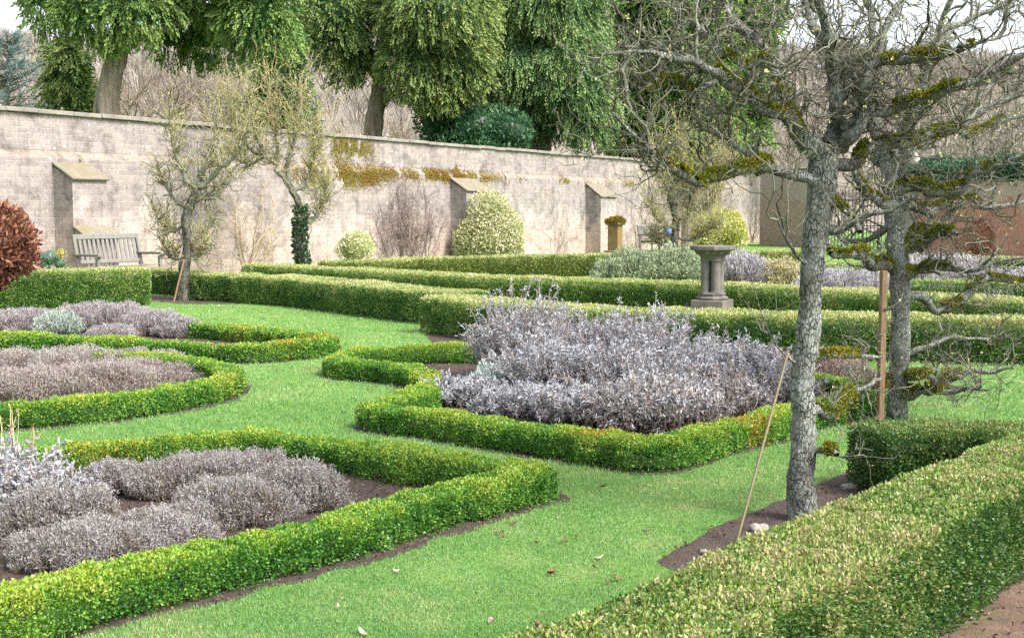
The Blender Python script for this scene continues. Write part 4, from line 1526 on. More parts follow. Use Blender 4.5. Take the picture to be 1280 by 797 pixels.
shrub('variegated_shrub', 'bright yellow shrub glowing behind the far arch tree near the sundial', 'shrub', None, None,
      [lob(900, 285, 45, 30, 26, 24), lob(912, 292, 45, 24, 22, 20), lob(885, 295, 45, 22, 20, 20)], 300, [(0.28, 0.30, 0.07), (0.45, 0.44, 0.12), (0.58, 0.54, 0.18)], 313, (.09, .06), group='variegated shrubs by the wall', lump_amp=.15, lump_s=2.0)
# copper-leaved bush, left edge
COP = [(0.07, 0.027, 0.018), (0.155, 0.056, 0.034), (0.25, 0.105, 0.065), (0.40, 0.22, 0.145)]
shrub('photinia_bush', 'copper red leaved bush at the left edge in front of the hedge', 'bush', None, None,
      [lob(-8, 305, 17.5, 50, 46), lob(14, 320, 17.5, 32, 28), lob(-5, 285, 17.5, 34, 30), lob(-30, 335, 17.5, 44, 34)], 900, COP, 321, (.085, .04), M_DRY, lump_amp=.1, lump_s=4.0, up=.35, back=1)
pb = B0 + BD * BU(1228) + BN * 1.2
shrub('beech_bush', 'small copper leaved round bush in front of the red brick wall', 'bush', None, None,
      [lob(1226, 296, pb[1], 20, 20), lob(1238, 300, pb[1], 16, 14), lob(1210, 300, pb[1], 12, 12)], 190, [(0.14, 0.055, 0.03), (0.28, 0.12, 0.06), (0.40, 0.21, 0.12)], 322, (.11, .06), M_DRY, core=False, lump_amp=.2, lump_s=3.0)
# tuft of spurge by the bench
ps = WP(WU(62, 1.6), 1.6)
r_ = shrub('spurge_plant', 'blue green spurge with a yellow head beside the bench', 'plant', 62, 1.6,
           [lob(62, 322, ps[1], 13, 12), lob(50, 330, ps[1], 9, 9), lob(74, 328, ps[1], 9, 10)], 500, [(0.08, 0.15, 0.10), (0.14, 0.23, 0.16), (0.2, 0.3, 0.2)], 323, (.07, .02), lump_amp=.15, lump_s=5.0)
m = MB()
broad_crown(m, [lob(77, 317, ps[1] - .1, 4, 4)], 2500, [(0.4, 0.36, 0.05), (0.5, 0.45, 0.08)], 324, (.03, .02))
child(m, 'flower_head', M_LEAF, r_)


# bare climbers on the wall
def climber(px0, px1, zmax, n1, seed, label, cols, off=.07, dens=14, rr=.012, name='bare_climber', kind_cat='climber'):
    rng = np.random.default_rng(seed)
    u0, u1 = WU(px0), WU(px1)
    um = (u0 + u1) / 2
    b = WP(um, off)
    r_ = empty(name, (b[0], b[1], 0), label, kind_cat, 'bare climbers trained on the stone wall')
    m = MB()
    d3, n3 = np.r_[WD, 0], np.r_[WN, 0]

    def flat(paths):
        # keep shoots against the wall
        rel = paths - np.r_[W0, 0]
        o_ = rel @ n3
        tgt = np.clip(o_, .03, .35)
        return paths + n3 * (tgt - o_)[..., None]
    P0 = np.array([WP(um + rng.uniform(-.35, .35) * (u1 - u0) * .4, off) for _ in range(n1)])
    fan = rng.uniform(-1, 1, n1)
    D0 = d3 * fan[:, None] * .9 + np.array([0, 0, 1.0])
    l1 = flat(grow(rng, P0, D0, zmax * rng.uniform(.6, 1.05, n1), 12, .22, .06))
    m.tubes(l1, np.linspace(rr, rr * .4, 12)[None].repeat(n1, 0), 5, lerp_cols(cols, rng.uniform(0, 1, n1)))
    q, t_, _, _ = spawn(rng, l1, n1 * dens, .2, 1)
    k = len(q)
    l2 = flat(grow(rng, q, t_ + d3 * rng.normal(0, .8, (k, 1)) + rng.normal(0, .2, (k, 3)), rng.uniform(.2, .9, k), 7, .3, .0))
    m.tubes(l2, np.linspace(rr * .4, rr * .2, 7)[None].repeat(k, 0), 3, lerp_cols(cols, rng.uniform(0, 1, k)))
    q, t_, _, _ = spawn(rng, l2, k * 2, .2, 1)
    l3 = flat(grow(rng, q, t_ + rng.normal(0, .7, q.shape), rng.uniform(.1, .4, 2 * k), 4, .3, .0))
    m.tubes(l3, np.full((2 * k, 4), rr * .18), 3, lerp_cols(cols, rng.uniform(0, 1, 2 * k)))
    child(m, 'stems', M_TWIG, r_)
    return r_


PUR = [(.12, .085, .085), (.20, .15, .14), (.28, .22, .19)]
climber(415, 590, 2.5, 30, 331, 'dense tangle of bare purple brown climber stems left of the big variegated shrub', PUR, dens=22)
climber(275, 350, 2.2, 9, 332, 'sparse straw coloured bare shrub stems between the two arch trees', [(.3, .24, .15), (.42, .34, .22)], dens=12, rr=.016)
climber(650, 725, 2.0, 7, 333, 'thin grey bare climber right of the big variegated shrub', [(.25, .22, .18), (.34, .3, .25)], dens=9)
climber(775, 825, 1.9, 8, 334, 'thin bare climber on the wall beyond the mossy stone pedestal', [(.25, .2, .17), (.34, .3, .25)], dens=8)
climber(925, 955, 2.6, 4, 335, 'single dark bare climber near the end of the stone wall', [(.14, .11, .09), (.2, .17, .14)], dens=9, rr=.02)

# ------------------------------------------------------------------ arch trees with opening buds
BUD = [(0.32, 0.275, 0.13), (0.42, 0.37, 0.19), (0.35, 0.35, 0.15), (0.52, 0.47, 0.29)]
GNAR = [(0.10, 0.10, 0.075), (0.165, 0.165, 0.125), (0.24, 0.24, 0.18)]
YTW = [(0.20, 0.18, 0.085), (0.30, 0.27, 0.13), (0.42, 0.37, 0.19)]


def arch_tree(label, base_px, Y, trunk, limbs, seed, n2=260, n3=1500, upn=420, up_len=(.5, 1.4), ivy=False, buds=4500, tw=.004, upw=(0.35, 1.0)):
    rng = np.random.default_rng(seed)
    s = Y / F
    b = D(base_px[0], base_px[1], Y)
    r_ = empty('pear_tree', (b[0], b[1], 0), label, 'tree', 'budding trained fruit trees by the wall')
    m = MB()
    T_ = [(np.r_[b[:2], 0], trunk[0][2] * .78)] + [(D(x, y, Y), r * .64) for x, y, r in trunk]
    Q = crspline(np.array([np.r_[p, r] for p, r in T_]), 8)
    Q[:, :2] += np.stack([noise(Q[:, :3], 3.0, seed), noise(Q[:, :3], 3.0, seed + 1)], 1) * .03
    trunk_surface(m, Q, 18, seed, .04)
    child(m, 'trunk', M_BARK2, r_)
    m = MB()
    Ls = []
    for i, l in enumerate(limbs):
        dy = rng.uniform(-.5, .5)
        pts = [(D(x, y, Y + dy * k / max(1, len(l) - 1)), r * .72) for k, (x, y, r) in enumerate(l)]
        q = limb(m, pts, 7, seed + i, 1.8, 0, GNAR[1], 5)
        Ls.append(resample(q[:, :3], np.linalg.norm(np.diff(q[:, :3], axis=0), axis=1).sum() / 15.2)[:16])
    Ls = np.array([l if len(l) == 16 else np.concatenate([l, np.repeat(l[-1:], 16 - len(l), 0)]) for l in Ls])
    q, t_, _, _ = spawn(rng, Ls, n2, .1, 1)
    l2 = grow(rng, q, t_ * .4 + rng.normal(0, .6, q.shape) * [1, .7, 1] + [0, 0, .2], rng.uniform(.15, .6, n2), 7, .42, .05)
    m.tubes(l2, np.linspace(.011, .005, 7)[None].repeat(n2, 0), 4, lerp_cols(GNAR, rng.uniform(0, 1, n2)))
    q, t_, _, _ = spawn(rng, l2, n3, .1, 1)
    l3 = grow(rng, q, t_ * .5 + rng.normal(0, .7, q.shape), rng.uniform(.06, .35, n3), 5, .45, .08)
    m.tubes(l3, np.full((n3, 5), tw), 3, lerp_cols(YTW, rng.uniform(0, 1, n3)))
    # upright young shoots from the upper limbs
    q, t_, _, _ = spawn(rng, np.concatenate([Ls, Ls]), upn, upw[0], upw[1])
    up = grow(rng, q, rng.normal(0, .42, q.shape) + [0, 0, 1], rng.uniform(*up_len, upn) * rng.uniform(.35, 1, upn), 8, .24, .07)
    m.tubes(up, np.linspace(.006, .003, 8)[None].repeat(upn, 0), 3, lerp_cols(YTW, rng.uniform(0, 1, upn)))
    child(m, 'branches', M_TWIG, r_)
    m = MB()
    q, t_, tt, _ = spawn(rng, up, buds, .25, 1)
    m.leaves(q, t_ + rng.normal(0, .6, q.shape), rng.uniform(.022, .055, buds), rng.uniform(.015, .03, buds), lerp_cols(BUD, rng.uniform(0, 1, buds)), rng, .3)
    q, t_, tt, _ = spawn(rng, l3, buds // 2, .4, 1)
    m.leaves(q, t_ + rng.normal(0, .6, q.shape), rng.uniform(.015, .03, buds // 2), .014, lerp_cols(BUD, rng.uniform(0, 1, buds // 2)), rng, .3)
    child(m, 'buds', M_LEAF, r_)
    if ivy:
        m = MB()
        k = 1500
        z = rng.uniform(.02, 1.0, k) ** 1.3 * ivy
        c_ = np.stack([np.interp(z, Q[:, 2], Q[:, i]) for i in (0, 1)], 1)
        a = rng.uniform(0, 2 * math.pi, k)
        rd = .135 + .05 * noise(np.c_[np.cos(a), np.sin(a), z * 3], 2, 3)
        P = np.c_[c_ + np.c_[np.cos(a), np.sin(a)] * rd[:, None], z]
        m.leaves(P, np.c_[np.cos(a), np.sin(a), np.zeros(k)] * .4 + rng.normal(0, .5, (k, 3)), rng.uniform(.05, .1, k), .06, lerp_cols([(0.02, 0.055, 0.02), (0.04, 0.095, 0.035), (0.10, 0.15, 0.07)], rng.uniform(0, 1, k)), rng)
        child(m, 'ivy', M_LEAF, r_)
    return r_


YT1, YT2 = 22.6, 28.5
arch_tree('gnarled budding fruit tree growing out of the hedge gap at left', (230, 375), YT1,
          [(230, 350, .16), (236, 310, .14), (232, 280, .13), (240, 255, .13), (246, 235, .11)],
          [[(246, 238, .10), (255, 215, .075), (262, 195, .05), (268, 165, .03), (272, 140, .015)],
           [(244, 240, .09), (232, 218, .06), (224, 200, .045), (216, 175, .03), (212, 150, .012)],
           [(246, 236, .09), (268, 218, .065), (285, 205, .05), (300, 185, .03), (310, 160, .015)],
           [(236, 262, .06), (218, 250, .045), (205, 230, .03), (198, 210, .012)],
           [(240, 250, .06), (262, 245, .05), (280, 232, .035), (296, 222, .015)],
           [(232, 285, .05), (214, 288, .035), (200, 276, .02), (192, 262, .01)],
           [(236, 300, .045), (252, 292, .03), (262, 278, .02), (268, 268, .01)],
           [(232, 325, .04), (216, 325, .03), (208, 312, .015)], [(234, 320, .04), (250, 318, .03), (258, 306, .012)]], 401, 330, 1000, 190, (.25, 1.0), buds=2600)
arch_tree('taller budding fruit tree with an ivy clad trunk forming the right of the arch', (378, 352), YT2,
          [(379, 325, .2), (374, 290, .15), (376, 262, .13), (366, 240, .12), (358, 225, .11)],
          [[(358, 227, .10), (344, 205, .075), (330, 190, .06), (318, 160, .04), (312, 120, .02)],
           [(360, 228, .10), (362, 205, .075), (368, 180, .05), (372, 150, .03), (372, 115, .015)],
           [(346, 207, .08), (345, 180, .06), (340, 150, .04), (338, 110, .02)],
           [(368, 240, .09), (384, 220, .065), (392, 195, .045), (396, 165, .02)],
           [(334, 194, .06), (312, 188, .05), (295, 170, .035), (284, 140, .02), (278, 112, .01)],
           [(330, 196, .06), (310, 204, .04), (296, 198, .025), (284, 190, .012)],
           [(376, 280, .06), (392, 272, .045), (404, 252, .03), (408, 230, .015)]], 411, 330, 1200, 520, (.5, 2.1), ivy=1.7, buds=8000, tw=.005)
arch_tree('budding fruit tree behind the sundial with upright yellow shoots', (845, 335), 34,
          [(844, 310, .17), (845, 280, .14), (842, 250, .13)],
          [[(842, 252, .1), (832, 235, .08), (822, 215, .05), (818, 190, .03)], [(842, 252, .1), (850, 225, .08), (852, 195, .05), (850, 165, .02)],
           [(843, 255, .1), (866, 238, .08), (880, 215, .05), (888, 185, .02)], [(845, 275, .07), (868, 268, .05), (890, 255, .03), (902, 235, .015)],
           [(845, 285, .07), (830, 280, .05), (818, 268, .03), (812, 255, .01)], [(846, 300, .06), (866, 298, .05), (884, 288, .03), (900, 280, .015)], [(875, 225, .06), (895, 218, .04), (912, 205, .02)],
           [(846, 310, .05), (826, 306, .04), (815, 296, .02)]], 421, 330, 1300, 650, (.5, 2.3), buds=8000, tw=.006)

# ------------------------------------------------------------------ bench, far bench, pedestal, sundial
X_, Y__, Z_ = (1, 0, 0), (0, 1, 0), (0, 0, 1)


def make_bench(name, label, pos, ang, L, sc=1.0):
    r_ = tag(bpy.data.objects.new(name, None), label, 'bench', 'wooden garden benches by the wall')
    r_.location = pos
    r_.rotation_euler = (0, 0, ang)
    r_.scale = (sc, sc, sc)
    COL.objects.link(r_)
    h = L / 2
    for sx in (-1, 1):
        m = MB()
        m.box((sx * (h - .035), -.52, .31), X_, Y__, Z_, .07, .07, .62, bev=.008)
        m.build('leg', M_TEAK, r_)
        m = MB()
        e = nrm([0, .2, 1])
        m.box((sx * (h - .035), -.02, .22), X_, Y__, Z_, .07, .07, .44, bev=.008)
        m.box((sx * (h - .035), .045, .72), X_, np.cross(e, (1, 0, 0)), e, .07, .06, .62, bev=.008)
        m.build('leg', M_TEAK, r_)
        m = MB()
        m.box((sx * (h - .035), -.24, .655), X_, Y__, Z_, .085, .68, .045, bev=.012)
        m.box((sx * (h - .035), -.575, .635), X_, Y__, Z_, .086, .05, .05, bev=.015)
        m.build('armrest', M_TEAKARM, r_)
    m = MB()
    for k in range(6):
        m.box((0, -.08 - k * .085, .42 + .006 * k), X_, Y__, Z_, L - .15, .07, .022, bev=.004)
    m.box((0, -.525, .37), X_, Y__, Z_, L - .14, .03, .08, bev=.004)
    m.box((0, -.02, .37), X_, Y__, Z_, L - .14, .03, .08, bev=.004)
    m.build('seat', M_TEAK, r_)
    m = MB()
    e = nrm([0, .2, 1])
    b = np.cross(e, (1, 0, 0))
    at = lambda z: np.array([0, -.02 + (z - .44) * .2, z])
    m.box(at(.98), X_, b, e, L - .14, .045, .10, bev=.01)
    m.box(at(.52), X_, b, e, L - .14, .04, .07, bev=.008)
    ns = int((L - .2) / .105)
    for k in range(ns):
        x = -(L - .2) / 2 + (k + .5) * (L - .2) / ns
        m.box(at(.745) + [x, 0, 0], X_, b, e, .062, .016, .4)
    m.build('backrest', M_TEAK, r_)
    return r_


ub0, ub1 = WU(95, 1.0), WU(177, 1.0)
make_bench('garden_bench', 'silvery slatted wooden bench in front of the left buttress', WP((ub0 + ub1) / 2, 1.0), WANG, (ub1 - ub0) / 1.08, 1.08)
ub2 = WU(812, 0.9)
make_bench('garden_bench', 'small distant pale bench half hidden right of the mossy stone pedestal', WP(ub2, .9), WANG, 1.9)
m = MB()
pbx = WP(WU(832, .9), 1.0)
m.blob((pbx[0], pbx[1], .72), (.16, .14, .2), (.06, .16, .42), 3, 12, .25, 1.6)
tag(m.build('bag', leafmat('blue_cloth', .6, 0, .3)), 'small blue bag at the end of the distant bench', 'bag')

# mossy stone pedestal
pp = WP(WU(769, 1.7), 1.7)
ped = empty('stone_pedestal', (pp[0], pp[1], 0), 'squat stone pedestal with a thick cap of brown moss by the far buttress', 'pedestal')
m = MB()
ca, sa = math.cos(WANG), math.sin(WANG)
ex, ey = (ca, sa, 0), (-sa, ca, 0)
m.box((pp[0], pp[1], .09), ex, ey, Z_, .62, .62, .18, bev=.02)
m.box((pp[0], pp[1], .62), ex, ey, Z_, .40, .40, .9, bev=.02)
m.box((pp[0], pp[1], 1.12), ex, ey, Z_, .56, .56, .12, bev=.03)
child(m, 'shaft', M_PED, ped)
m = MB()
rng = np.random.default_rng(3)
broad_crown(m, [((pp[0], pp[1], 1.2), (.36, .36, .12)), ((pp[0] + .1, pp[1], 1.24), (.22, .25, .12))], 3500, [(0.10, 0.07, 0.015), (0.17, 0.12, 0.02), (0.22, 0.17, 0.03)], 341, (.04, .03), lump_amp=.04, lump_s=8)
child(m, 'moss_cap', M_MOSS, ped)

# sundial pedestal
ps = G(890, 387, .10)
YS = ps[1]
sr = tag(bpy.data.objects.new('sundial', None), 'grey stone sundial pedestal of clustered columns under a flat slab', 'sundial')
sr.location = (ps[0], ps[1], .07)
sr.scale = (.97, .97, .97)
sr.rotation_euler = (0, 0, R(-28))
COL.objects.link(sr)
m = MB()
m.box((.1, -.02, -.018), X_, Y__, Z_, .95, .85, .096, bev=.01)
m.build('paving_slab', M_PALE, sr)
m = MB()
m.box((0, 0, .11), X_, Y__, Z_, .52, .52, .16, bev=.012)
m.build('plinth', M_SUNDIAL, sr)
m = MB()
for zz, w_, h_ in ((.205, .45, .03),):
    m.lathe([(.235, .19), (.25, .205), (.25, .225), (.23, .24), (.205, .25), (.20, .262), (.215, .272), (.215, .288), (.19, .30), (.18, .31)], 8, rot=R(22.5), smooth=False)
m.build('base_moulding', M_SUNDIAL, sr)
cl = [(math.cos(R(a)) * .118, math.sin(R(a)) * .118) for a in (45, 135, 225, 315)]
for (cx_, cy_) in cl:
    m = MB()
    m.lathe([(.085, .29), (.088, .30), (.076, .32), (.072, .34), (.070, .76), (.071, .79)], 20, (cx_, cy_, 0))
    m.build('column', M_SUNDIAL, sr)
m = MB()
m.lathe([(.055, .3), (.055, .82)], 12)
m.build('core_shaft', M_SUNDIAL, sr)
m = MB()
for (cx_, cy_) in cl:
    m.lathe([(.074, .78), (.088, .792), (.088, .808), (.076, .82), (.085, .85), (.105, .885), (.135, .915), (.15, .93), (.14, .945)], 20, (cx_ * 1.0, cy_ * 1.0, 0))
m.lathe([(.16, .80), (.2, .87), (.275, .93), (.285, .95)], 8, rot=R(22.5), smooth=False)
for k in range(8):
    a = R(45 * k)
    m.blob((math.cos(a) * .235, math.sin(a) * .235, .925), (.055, .055, .04), (1, 1, 1), k, 8, .1)
m.build('capital', M_SUNDIAL, sr)
m = MB()
m.lathe([(.30, .945), (.345, .96), (.35, .97), (.35, 1.015), (.34, 1.025)], 8, rot=R(22.5), smooth=False)
m.build('top_slab', M_SUNDIAL, sr)


# ------------------------------------------------------------------ lavender, sage and other bed plants
LAV = [(0.055, 0.042, 0.034), (0.11, 0.088, 0.078), (0.185, 0.16, 0.146), (0.315, 0.30, 0.295)]
LAVB = [(0.08, 0.056, 0.045), (0.15, 0.115, 0.097), (0.24, 0.20, 0.178), (0.35, 0.32, 0.305)]
LG = 'winter lavender mounds in the beds'


def lavender(px, py, rx, h, label, seed, ry=None, n=13000, cols=LAV, leaf=(.046, .0034), name='lavender', cat='lavender', group=LG, straw=.12, mat=M_FELT, spread=.6, core_k=.74, clumps=3.2):
    """domed mound of thin stalks on the ground at pixel (px, py)"""
    rng = np.random.default_rng(seed)
    c = G(px, py, 0)
    ry = ry or rx
    m = MB()
    a = rng.uniform(0, 2 * math.pi, n)
    el = np.arcsin(rng.uniform(0.0, 1, n))
    d = np.c_[np.cos(a) * np.cos(el), np.sin(a) * np.cos(el), np.sin(el)]
    P = d * [rx, ry, h]
    lump = noise(P + c, clumps / max(rx, .25), seed) * .6 + noise(P + c, 2.3 * clumps / max(rx, .25), seed + 3) * .4
    k = (1 + .30 * lump) * (1.08 - .4 * rng.uniform(0, 1, n) ** 1.5)
    P = P * k[:, None]
    ax = nrm(d * [spread, spread, .3] / np.array([rx, ry, h]) * h + [0, 0, .75] + rng.normal(0, .24, (n, 3)))
    L = rng.uniform(.6, 1.4, n) * leaf[0]
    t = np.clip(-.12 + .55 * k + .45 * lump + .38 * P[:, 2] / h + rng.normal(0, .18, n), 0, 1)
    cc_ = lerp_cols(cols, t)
    s_ = rng.uniform(size=n) < straw
    cc_[s_] = lerp_cols([(0.24, 0.18, 0.10), (0.40, 0.33, 0.20)], rng.uniform(0, 1, s_.sum()))
    P0 = P + c - ax * L[:, None] * .7
    P0[:, 2] = np.maximum(P0[:, 2], 0.004)
    m.leaves(P0, ax, L, leaf[1] * rng.uniform(.7, 1.5, n), cc_, rng, .1)
    # small pale leaf tips at the ends of the stalks
    e = rng.integers(0, n, int(n * 1.3))
    tp = P0[e] + ax[e] * (L[e] * rng.uniform(.6, 1.1, len(e)))[:, None]
    tl = leaf[0] * .32 * rng.uniform(.6, 1.4, len(e))
    m.leaves(tp, ax[e] * .6 + rng.normal(0, .5, (len(e), 3)), tl, tl * .34, lerp_cols(cols[1:], np.clip(t[e] + rng.normal(.02, .24, len(e)), 0, 1)), rng, .2)
    # lower bare stalks fanning from the base
    q = n // 6
    a = rng.uniform(0, 2 * math.pi, q)
    r0 = rng.uniform(.3, .85, q)
    B = np.c_[np.cos(a) * rx * r0, np.sin(a) * ry * r0, np.zeros(q)] + c
    m.leaves(B, np.c_[np.cos(a) * .6, np.sin(a) * .6, rng.uniform(.4, 1.2, q)], h * rng.uniform(.3, .6, q), leaf[1] * .9, lerp_cols([(0.14, 0.10, 0.07), (0.26, 0.2, 0.14)], rng.uniform(0, 1, q)), rng, .1)
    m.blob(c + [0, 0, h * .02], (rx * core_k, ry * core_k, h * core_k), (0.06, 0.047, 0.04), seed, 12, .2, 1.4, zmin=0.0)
    return tag(m.build(name, mat), label, cat, group)


# bed A (nearest)
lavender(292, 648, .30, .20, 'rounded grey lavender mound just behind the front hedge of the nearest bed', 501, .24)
lavender(365, 630, .30, .21, 'largest right hand lavender mound at the pointed end of the nearest bed', 502, .26, 17000)
lavender(262, 612, .30, .19, 'lavender mound at the back centre of the nearest bed against the rear hedge', 503, .26)
lavender(325, 605, .24, .17, 'small lavender mound behind the large right hand one in the nearest bed', 504)
lavender(208, 616, .22, .17, 'lavender mound with straw stalks near the middle of the nearest bed', 505, straw=.3)
lavender(140, 612, .20, .15, 'small lavender mound beside the pale sage bush in the nearest bed', 506)
lavender(75, 668, .30, .23, 'dark lavender mound at the left of the nearest bed in front of the sage', 507, .26, 17000)
lavender(112, 702, .34, .17, 'low lavender mound on the left behind the front hedge of the nearest bed', 508, .24, 17000)
lavender(188, 682, .28, .15, 'low middle lavender mound touching the front hedge of the nearest bed', 509, .22)
lavender(232, 664, .18, .13, 'smallest grey lavender tuft between two mounds of the nearest bed', 510, n=6000)
# bed B
BB = dict(leaf=(.06, .0055), cols=LAVB)
for i, (px, py, rx, h, lb) in enumerate([
        (10, 500, .50, .24, 'brown lavender mound at the left edge of the middle left bed'),
        (70, 495, .48, .24, 'brown streaked lavender mound in the front of the middle left bed'),
        (125, 489, .46, .24, 'tall stalked lavender mound in the front centre of the middle left bed'),
        (175, 481, .42, .21, 'lavender mound toward the right front of the middle left bed'),
        (222, 473, .40, .13, 'low reddish lavender at the rounded right end of the middle left bed'),
        (30, 469, .5, .22, 'lavender mound at the back left of the middle left bed'),
        (95, 466, .5, .21, 'lavender mound at the back centre of the middle left bed'),
        (160, 464, .46, .20, 'lavender mound at the back right of the middle left bed'),
        (205, 461, .3, .15, 'grey lavender tuft nearest the rear hedge of the middle left bed')]):
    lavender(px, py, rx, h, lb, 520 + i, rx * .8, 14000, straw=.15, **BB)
# bed C
CC = dict(leaf=(.065, .007))
for i, (px, py, rx, h, lb) in enumerate([
        (8, 412, .55, .24, 'lavender mound at the left edge of the rearmost left bed'),
        (45, 410, .5, .24, 'grey lavender mound left of the silvery plant in the rearmost left bed'),
        (98, 413, .42, .30, 'round purple grey lavender mound at the left of the trio in the rearmost left bed'),
        (140, 412, .5, .33, 'tallest round lavender mound in the rearmost left bed'),
        (188, 417, .46, .28, 'round lavender mound right of the tallest one in the rearmost left bed'),
        (228, 420, .36, .22, 'rightmost lavender mound of the rearmost left bed'),
        (140, 424, .3, .16, 'small low lavender mound in front of the tallest one')]):
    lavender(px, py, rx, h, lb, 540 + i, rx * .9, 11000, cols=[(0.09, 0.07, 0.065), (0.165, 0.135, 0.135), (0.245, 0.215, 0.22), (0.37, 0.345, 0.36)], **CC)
lavender(75, 416, .3, .26, 'silvery green wormwood between the lavender mounds of the rearmost left bed', 549, .3, 3500, [(0.18, 0.22, 0.17), (0.28, 0.33, 0.27), (0.36, 0.42, 0.36)], (.09, .014), 'wormwood', 'plant', None, 0)

# grey plants in the far beds
FB = 'grey shrubs in the far right beds'
GRY = [(0.17, 0.15, 0.15), (0.27, 0.245, 0.26), (0.36, 0.335, 0.365), (0.45, 0.43, 0.46)]
for i, (px, py, rx, h, lb) in enumerate([
        (928, 358, .65, .62, 'grey purple sage clump right behind the sundial'),
        (1055, 366, .9, .42, 'grey lavender clump between the two bare trunks'),
        (1098, 366, .6, .40, 'grey lavender clump just left of the second trunk'),
        (1170, 347, 1.2, .55, 'grey lavender bank right of the second trunk before the brick wall'),
        (1220, 362, .95, .50, 'nearer grey lavender bank at the right below the brick wall'),
        (1275, 368, .8, .42, 'grey lavender bank cut by the right edge of the view')]):
    lavender(px, py, rx, h, lb, 560 + i, rx * .8, 6000, GRY, (.11, .018), 'lavender', 'lavender', FB, .06)
FEA = [(0.09, 0.13, 0.07), (0.15, 0.205, 0.11), (0.22, 0.28, 0.165), (0.31, 0.36, 0.23)]
lavender(795, 352, .85, .60, 'feathery grey green fennel clump left of the sundial', 571, .7, 9000, FEA, (.2, .012), 'fennel', 'plant', 'feathery green clumps near the sundial', .1, spread=.6)
lavender(845, 352, .75, .66, 'feathery grey green clump directly left of the sundial column', 572, .7, 8000, FEA, (.2, .012), 'fennel', 'plant', 'feathery green clumps near the sundial', .1, spread=.6)
lavender(975, 358, .7, .5, 'tan feathery clump left of the nearer bare trunk', 573, .6, 6000, [(0.24, 0.22, 0.11), (0.33, 0.30, 0.16), (0.42, 0.38, 0.22)], (.2, .012), 'fennel', 'plant', 'feathery green clumps near the sundial', .2, spread=.6)

SAGE = [(0.145, 0.135, 0.125), (0.245, 0.245, 0.258), (0.345, 0.355, 0.387), (0.475, 0.49, 0.52)]


def sage(px, py, rx, h, label, seed, stems=260, per=20, cols=SAGE, leaf=(.040, .0112), ry=None, bare=.3, group='purple sage bushes in the large bed', name='sage_bush', cat='sage bush', drop=.25, stemcol=((.17, .13, .12), (.30, .25, .22)), tall_=1.0):
    rng = np.random.default_rng(seed)
    c = G(px, py, 0)
    ry = ry or rx
    r_ = empty(name, c, label, cat, group)
    a = rng.uniform(0, 2 * math.pi, stems)
    rad = np.sqrt(rng.uniform(0, 1, stems))
    B = np.c_[np.cos(a) * rad * rx * .7, np.sin(a) * rad * ry * .7, np.zeros(stems)] + c
    D0 = np.c_[np.cos(a) * rad * .75, np.sin(a) * rad * .75, np.full(stems, 1.0)]
    Ht = h * (1 - .35 * rad ** 2) * rng.uniform(.55, 1.18, stems) * (1 + .25 * noise(B, 3.0, seed)) * tall_
    pa = grow(rng, B, D0, Ht * 1.05, 9, .16, .04)
    pa[..., 2] = np.maximum(pa[..., 2], .004)
    m = MB()
    m.tubes(pa, np.linspace(.006, .0028, 9)[None].repeat(stems, 0), 4, lerp_cols(stemcol, rng.uniform(0, 1, stems)))
    q, t_, _, i_ = spawn(rng, pa, stems * 3, .25, .9)
    sp_ = grow(rng, q, t_ + rng.normal(0, .45, q.shape) + [0, 0, .15], rng.uniform(.08, .22, len(q)) * h / .5, 5, .15, .08)
    m.tubes(sp_, np.linspace(.0032, .0018, 5)[None].repeat(len(q), 0), 3, lerp_cols(stemcol, rng.uniform(0, 1, len(q))))
    child(m, 'stems', M_TWIG, r_)
    m = MB()
    for paths, k, t0 in ((pa, per * stems, bare + .15), (sp_, per * stems * 2, bare)):
        q, t_, tt, i_ = spawn(rng, paths, k, t0, 1.0)
        # leaves stand in whorls up each shoot
        q = q + t_ * (np.round(tt * 9) / 9 - tt)[:, None] * .06
        ax = t_ * .5 + rng.normal(0, .55, q.shape) + [0, 0, -drop]
        L = rng.uniform(.6, 1.35, k) * leaf[0]
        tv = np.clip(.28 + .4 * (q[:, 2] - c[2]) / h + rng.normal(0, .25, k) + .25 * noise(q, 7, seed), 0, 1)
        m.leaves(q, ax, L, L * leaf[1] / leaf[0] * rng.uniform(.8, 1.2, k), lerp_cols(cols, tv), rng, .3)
    child(m, 'foliage', M_FELT, r_)
    return r_


SB = [(0.12, 0.10, 0.085), (0.21, 0.195, 0.185), (0.30, 0.30, 0.318), (0.43, 0.44, 0.47)]
BST = dict(stemcol=((.20, .15, .12), (.36, .29, .24)))
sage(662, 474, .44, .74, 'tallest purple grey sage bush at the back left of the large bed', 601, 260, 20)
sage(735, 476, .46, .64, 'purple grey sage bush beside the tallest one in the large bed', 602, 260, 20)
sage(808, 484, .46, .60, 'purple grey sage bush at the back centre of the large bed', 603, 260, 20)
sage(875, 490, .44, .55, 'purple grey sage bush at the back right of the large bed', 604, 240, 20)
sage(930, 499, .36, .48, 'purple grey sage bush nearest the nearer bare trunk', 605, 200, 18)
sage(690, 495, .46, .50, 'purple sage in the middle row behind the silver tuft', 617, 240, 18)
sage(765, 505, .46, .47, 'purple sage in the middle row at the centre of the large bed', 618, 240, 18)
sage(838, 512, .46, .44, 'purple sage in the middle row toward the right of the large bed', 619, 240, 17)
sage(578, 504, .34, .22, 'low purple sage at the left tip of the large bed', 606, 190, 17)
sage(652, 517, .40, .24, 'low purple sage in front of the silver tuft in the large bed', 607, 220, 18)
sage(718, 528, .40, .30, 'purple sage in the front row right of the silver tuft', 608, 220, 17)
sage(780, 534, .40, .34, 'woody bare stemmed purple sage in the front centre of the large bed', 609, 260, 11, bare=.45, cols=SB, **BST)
sage(838, 534, .38, .34, 'brown stemmed sage near the front corner of the large bed', 610, 260, 9, bare=.5, cols=SB, **BST)
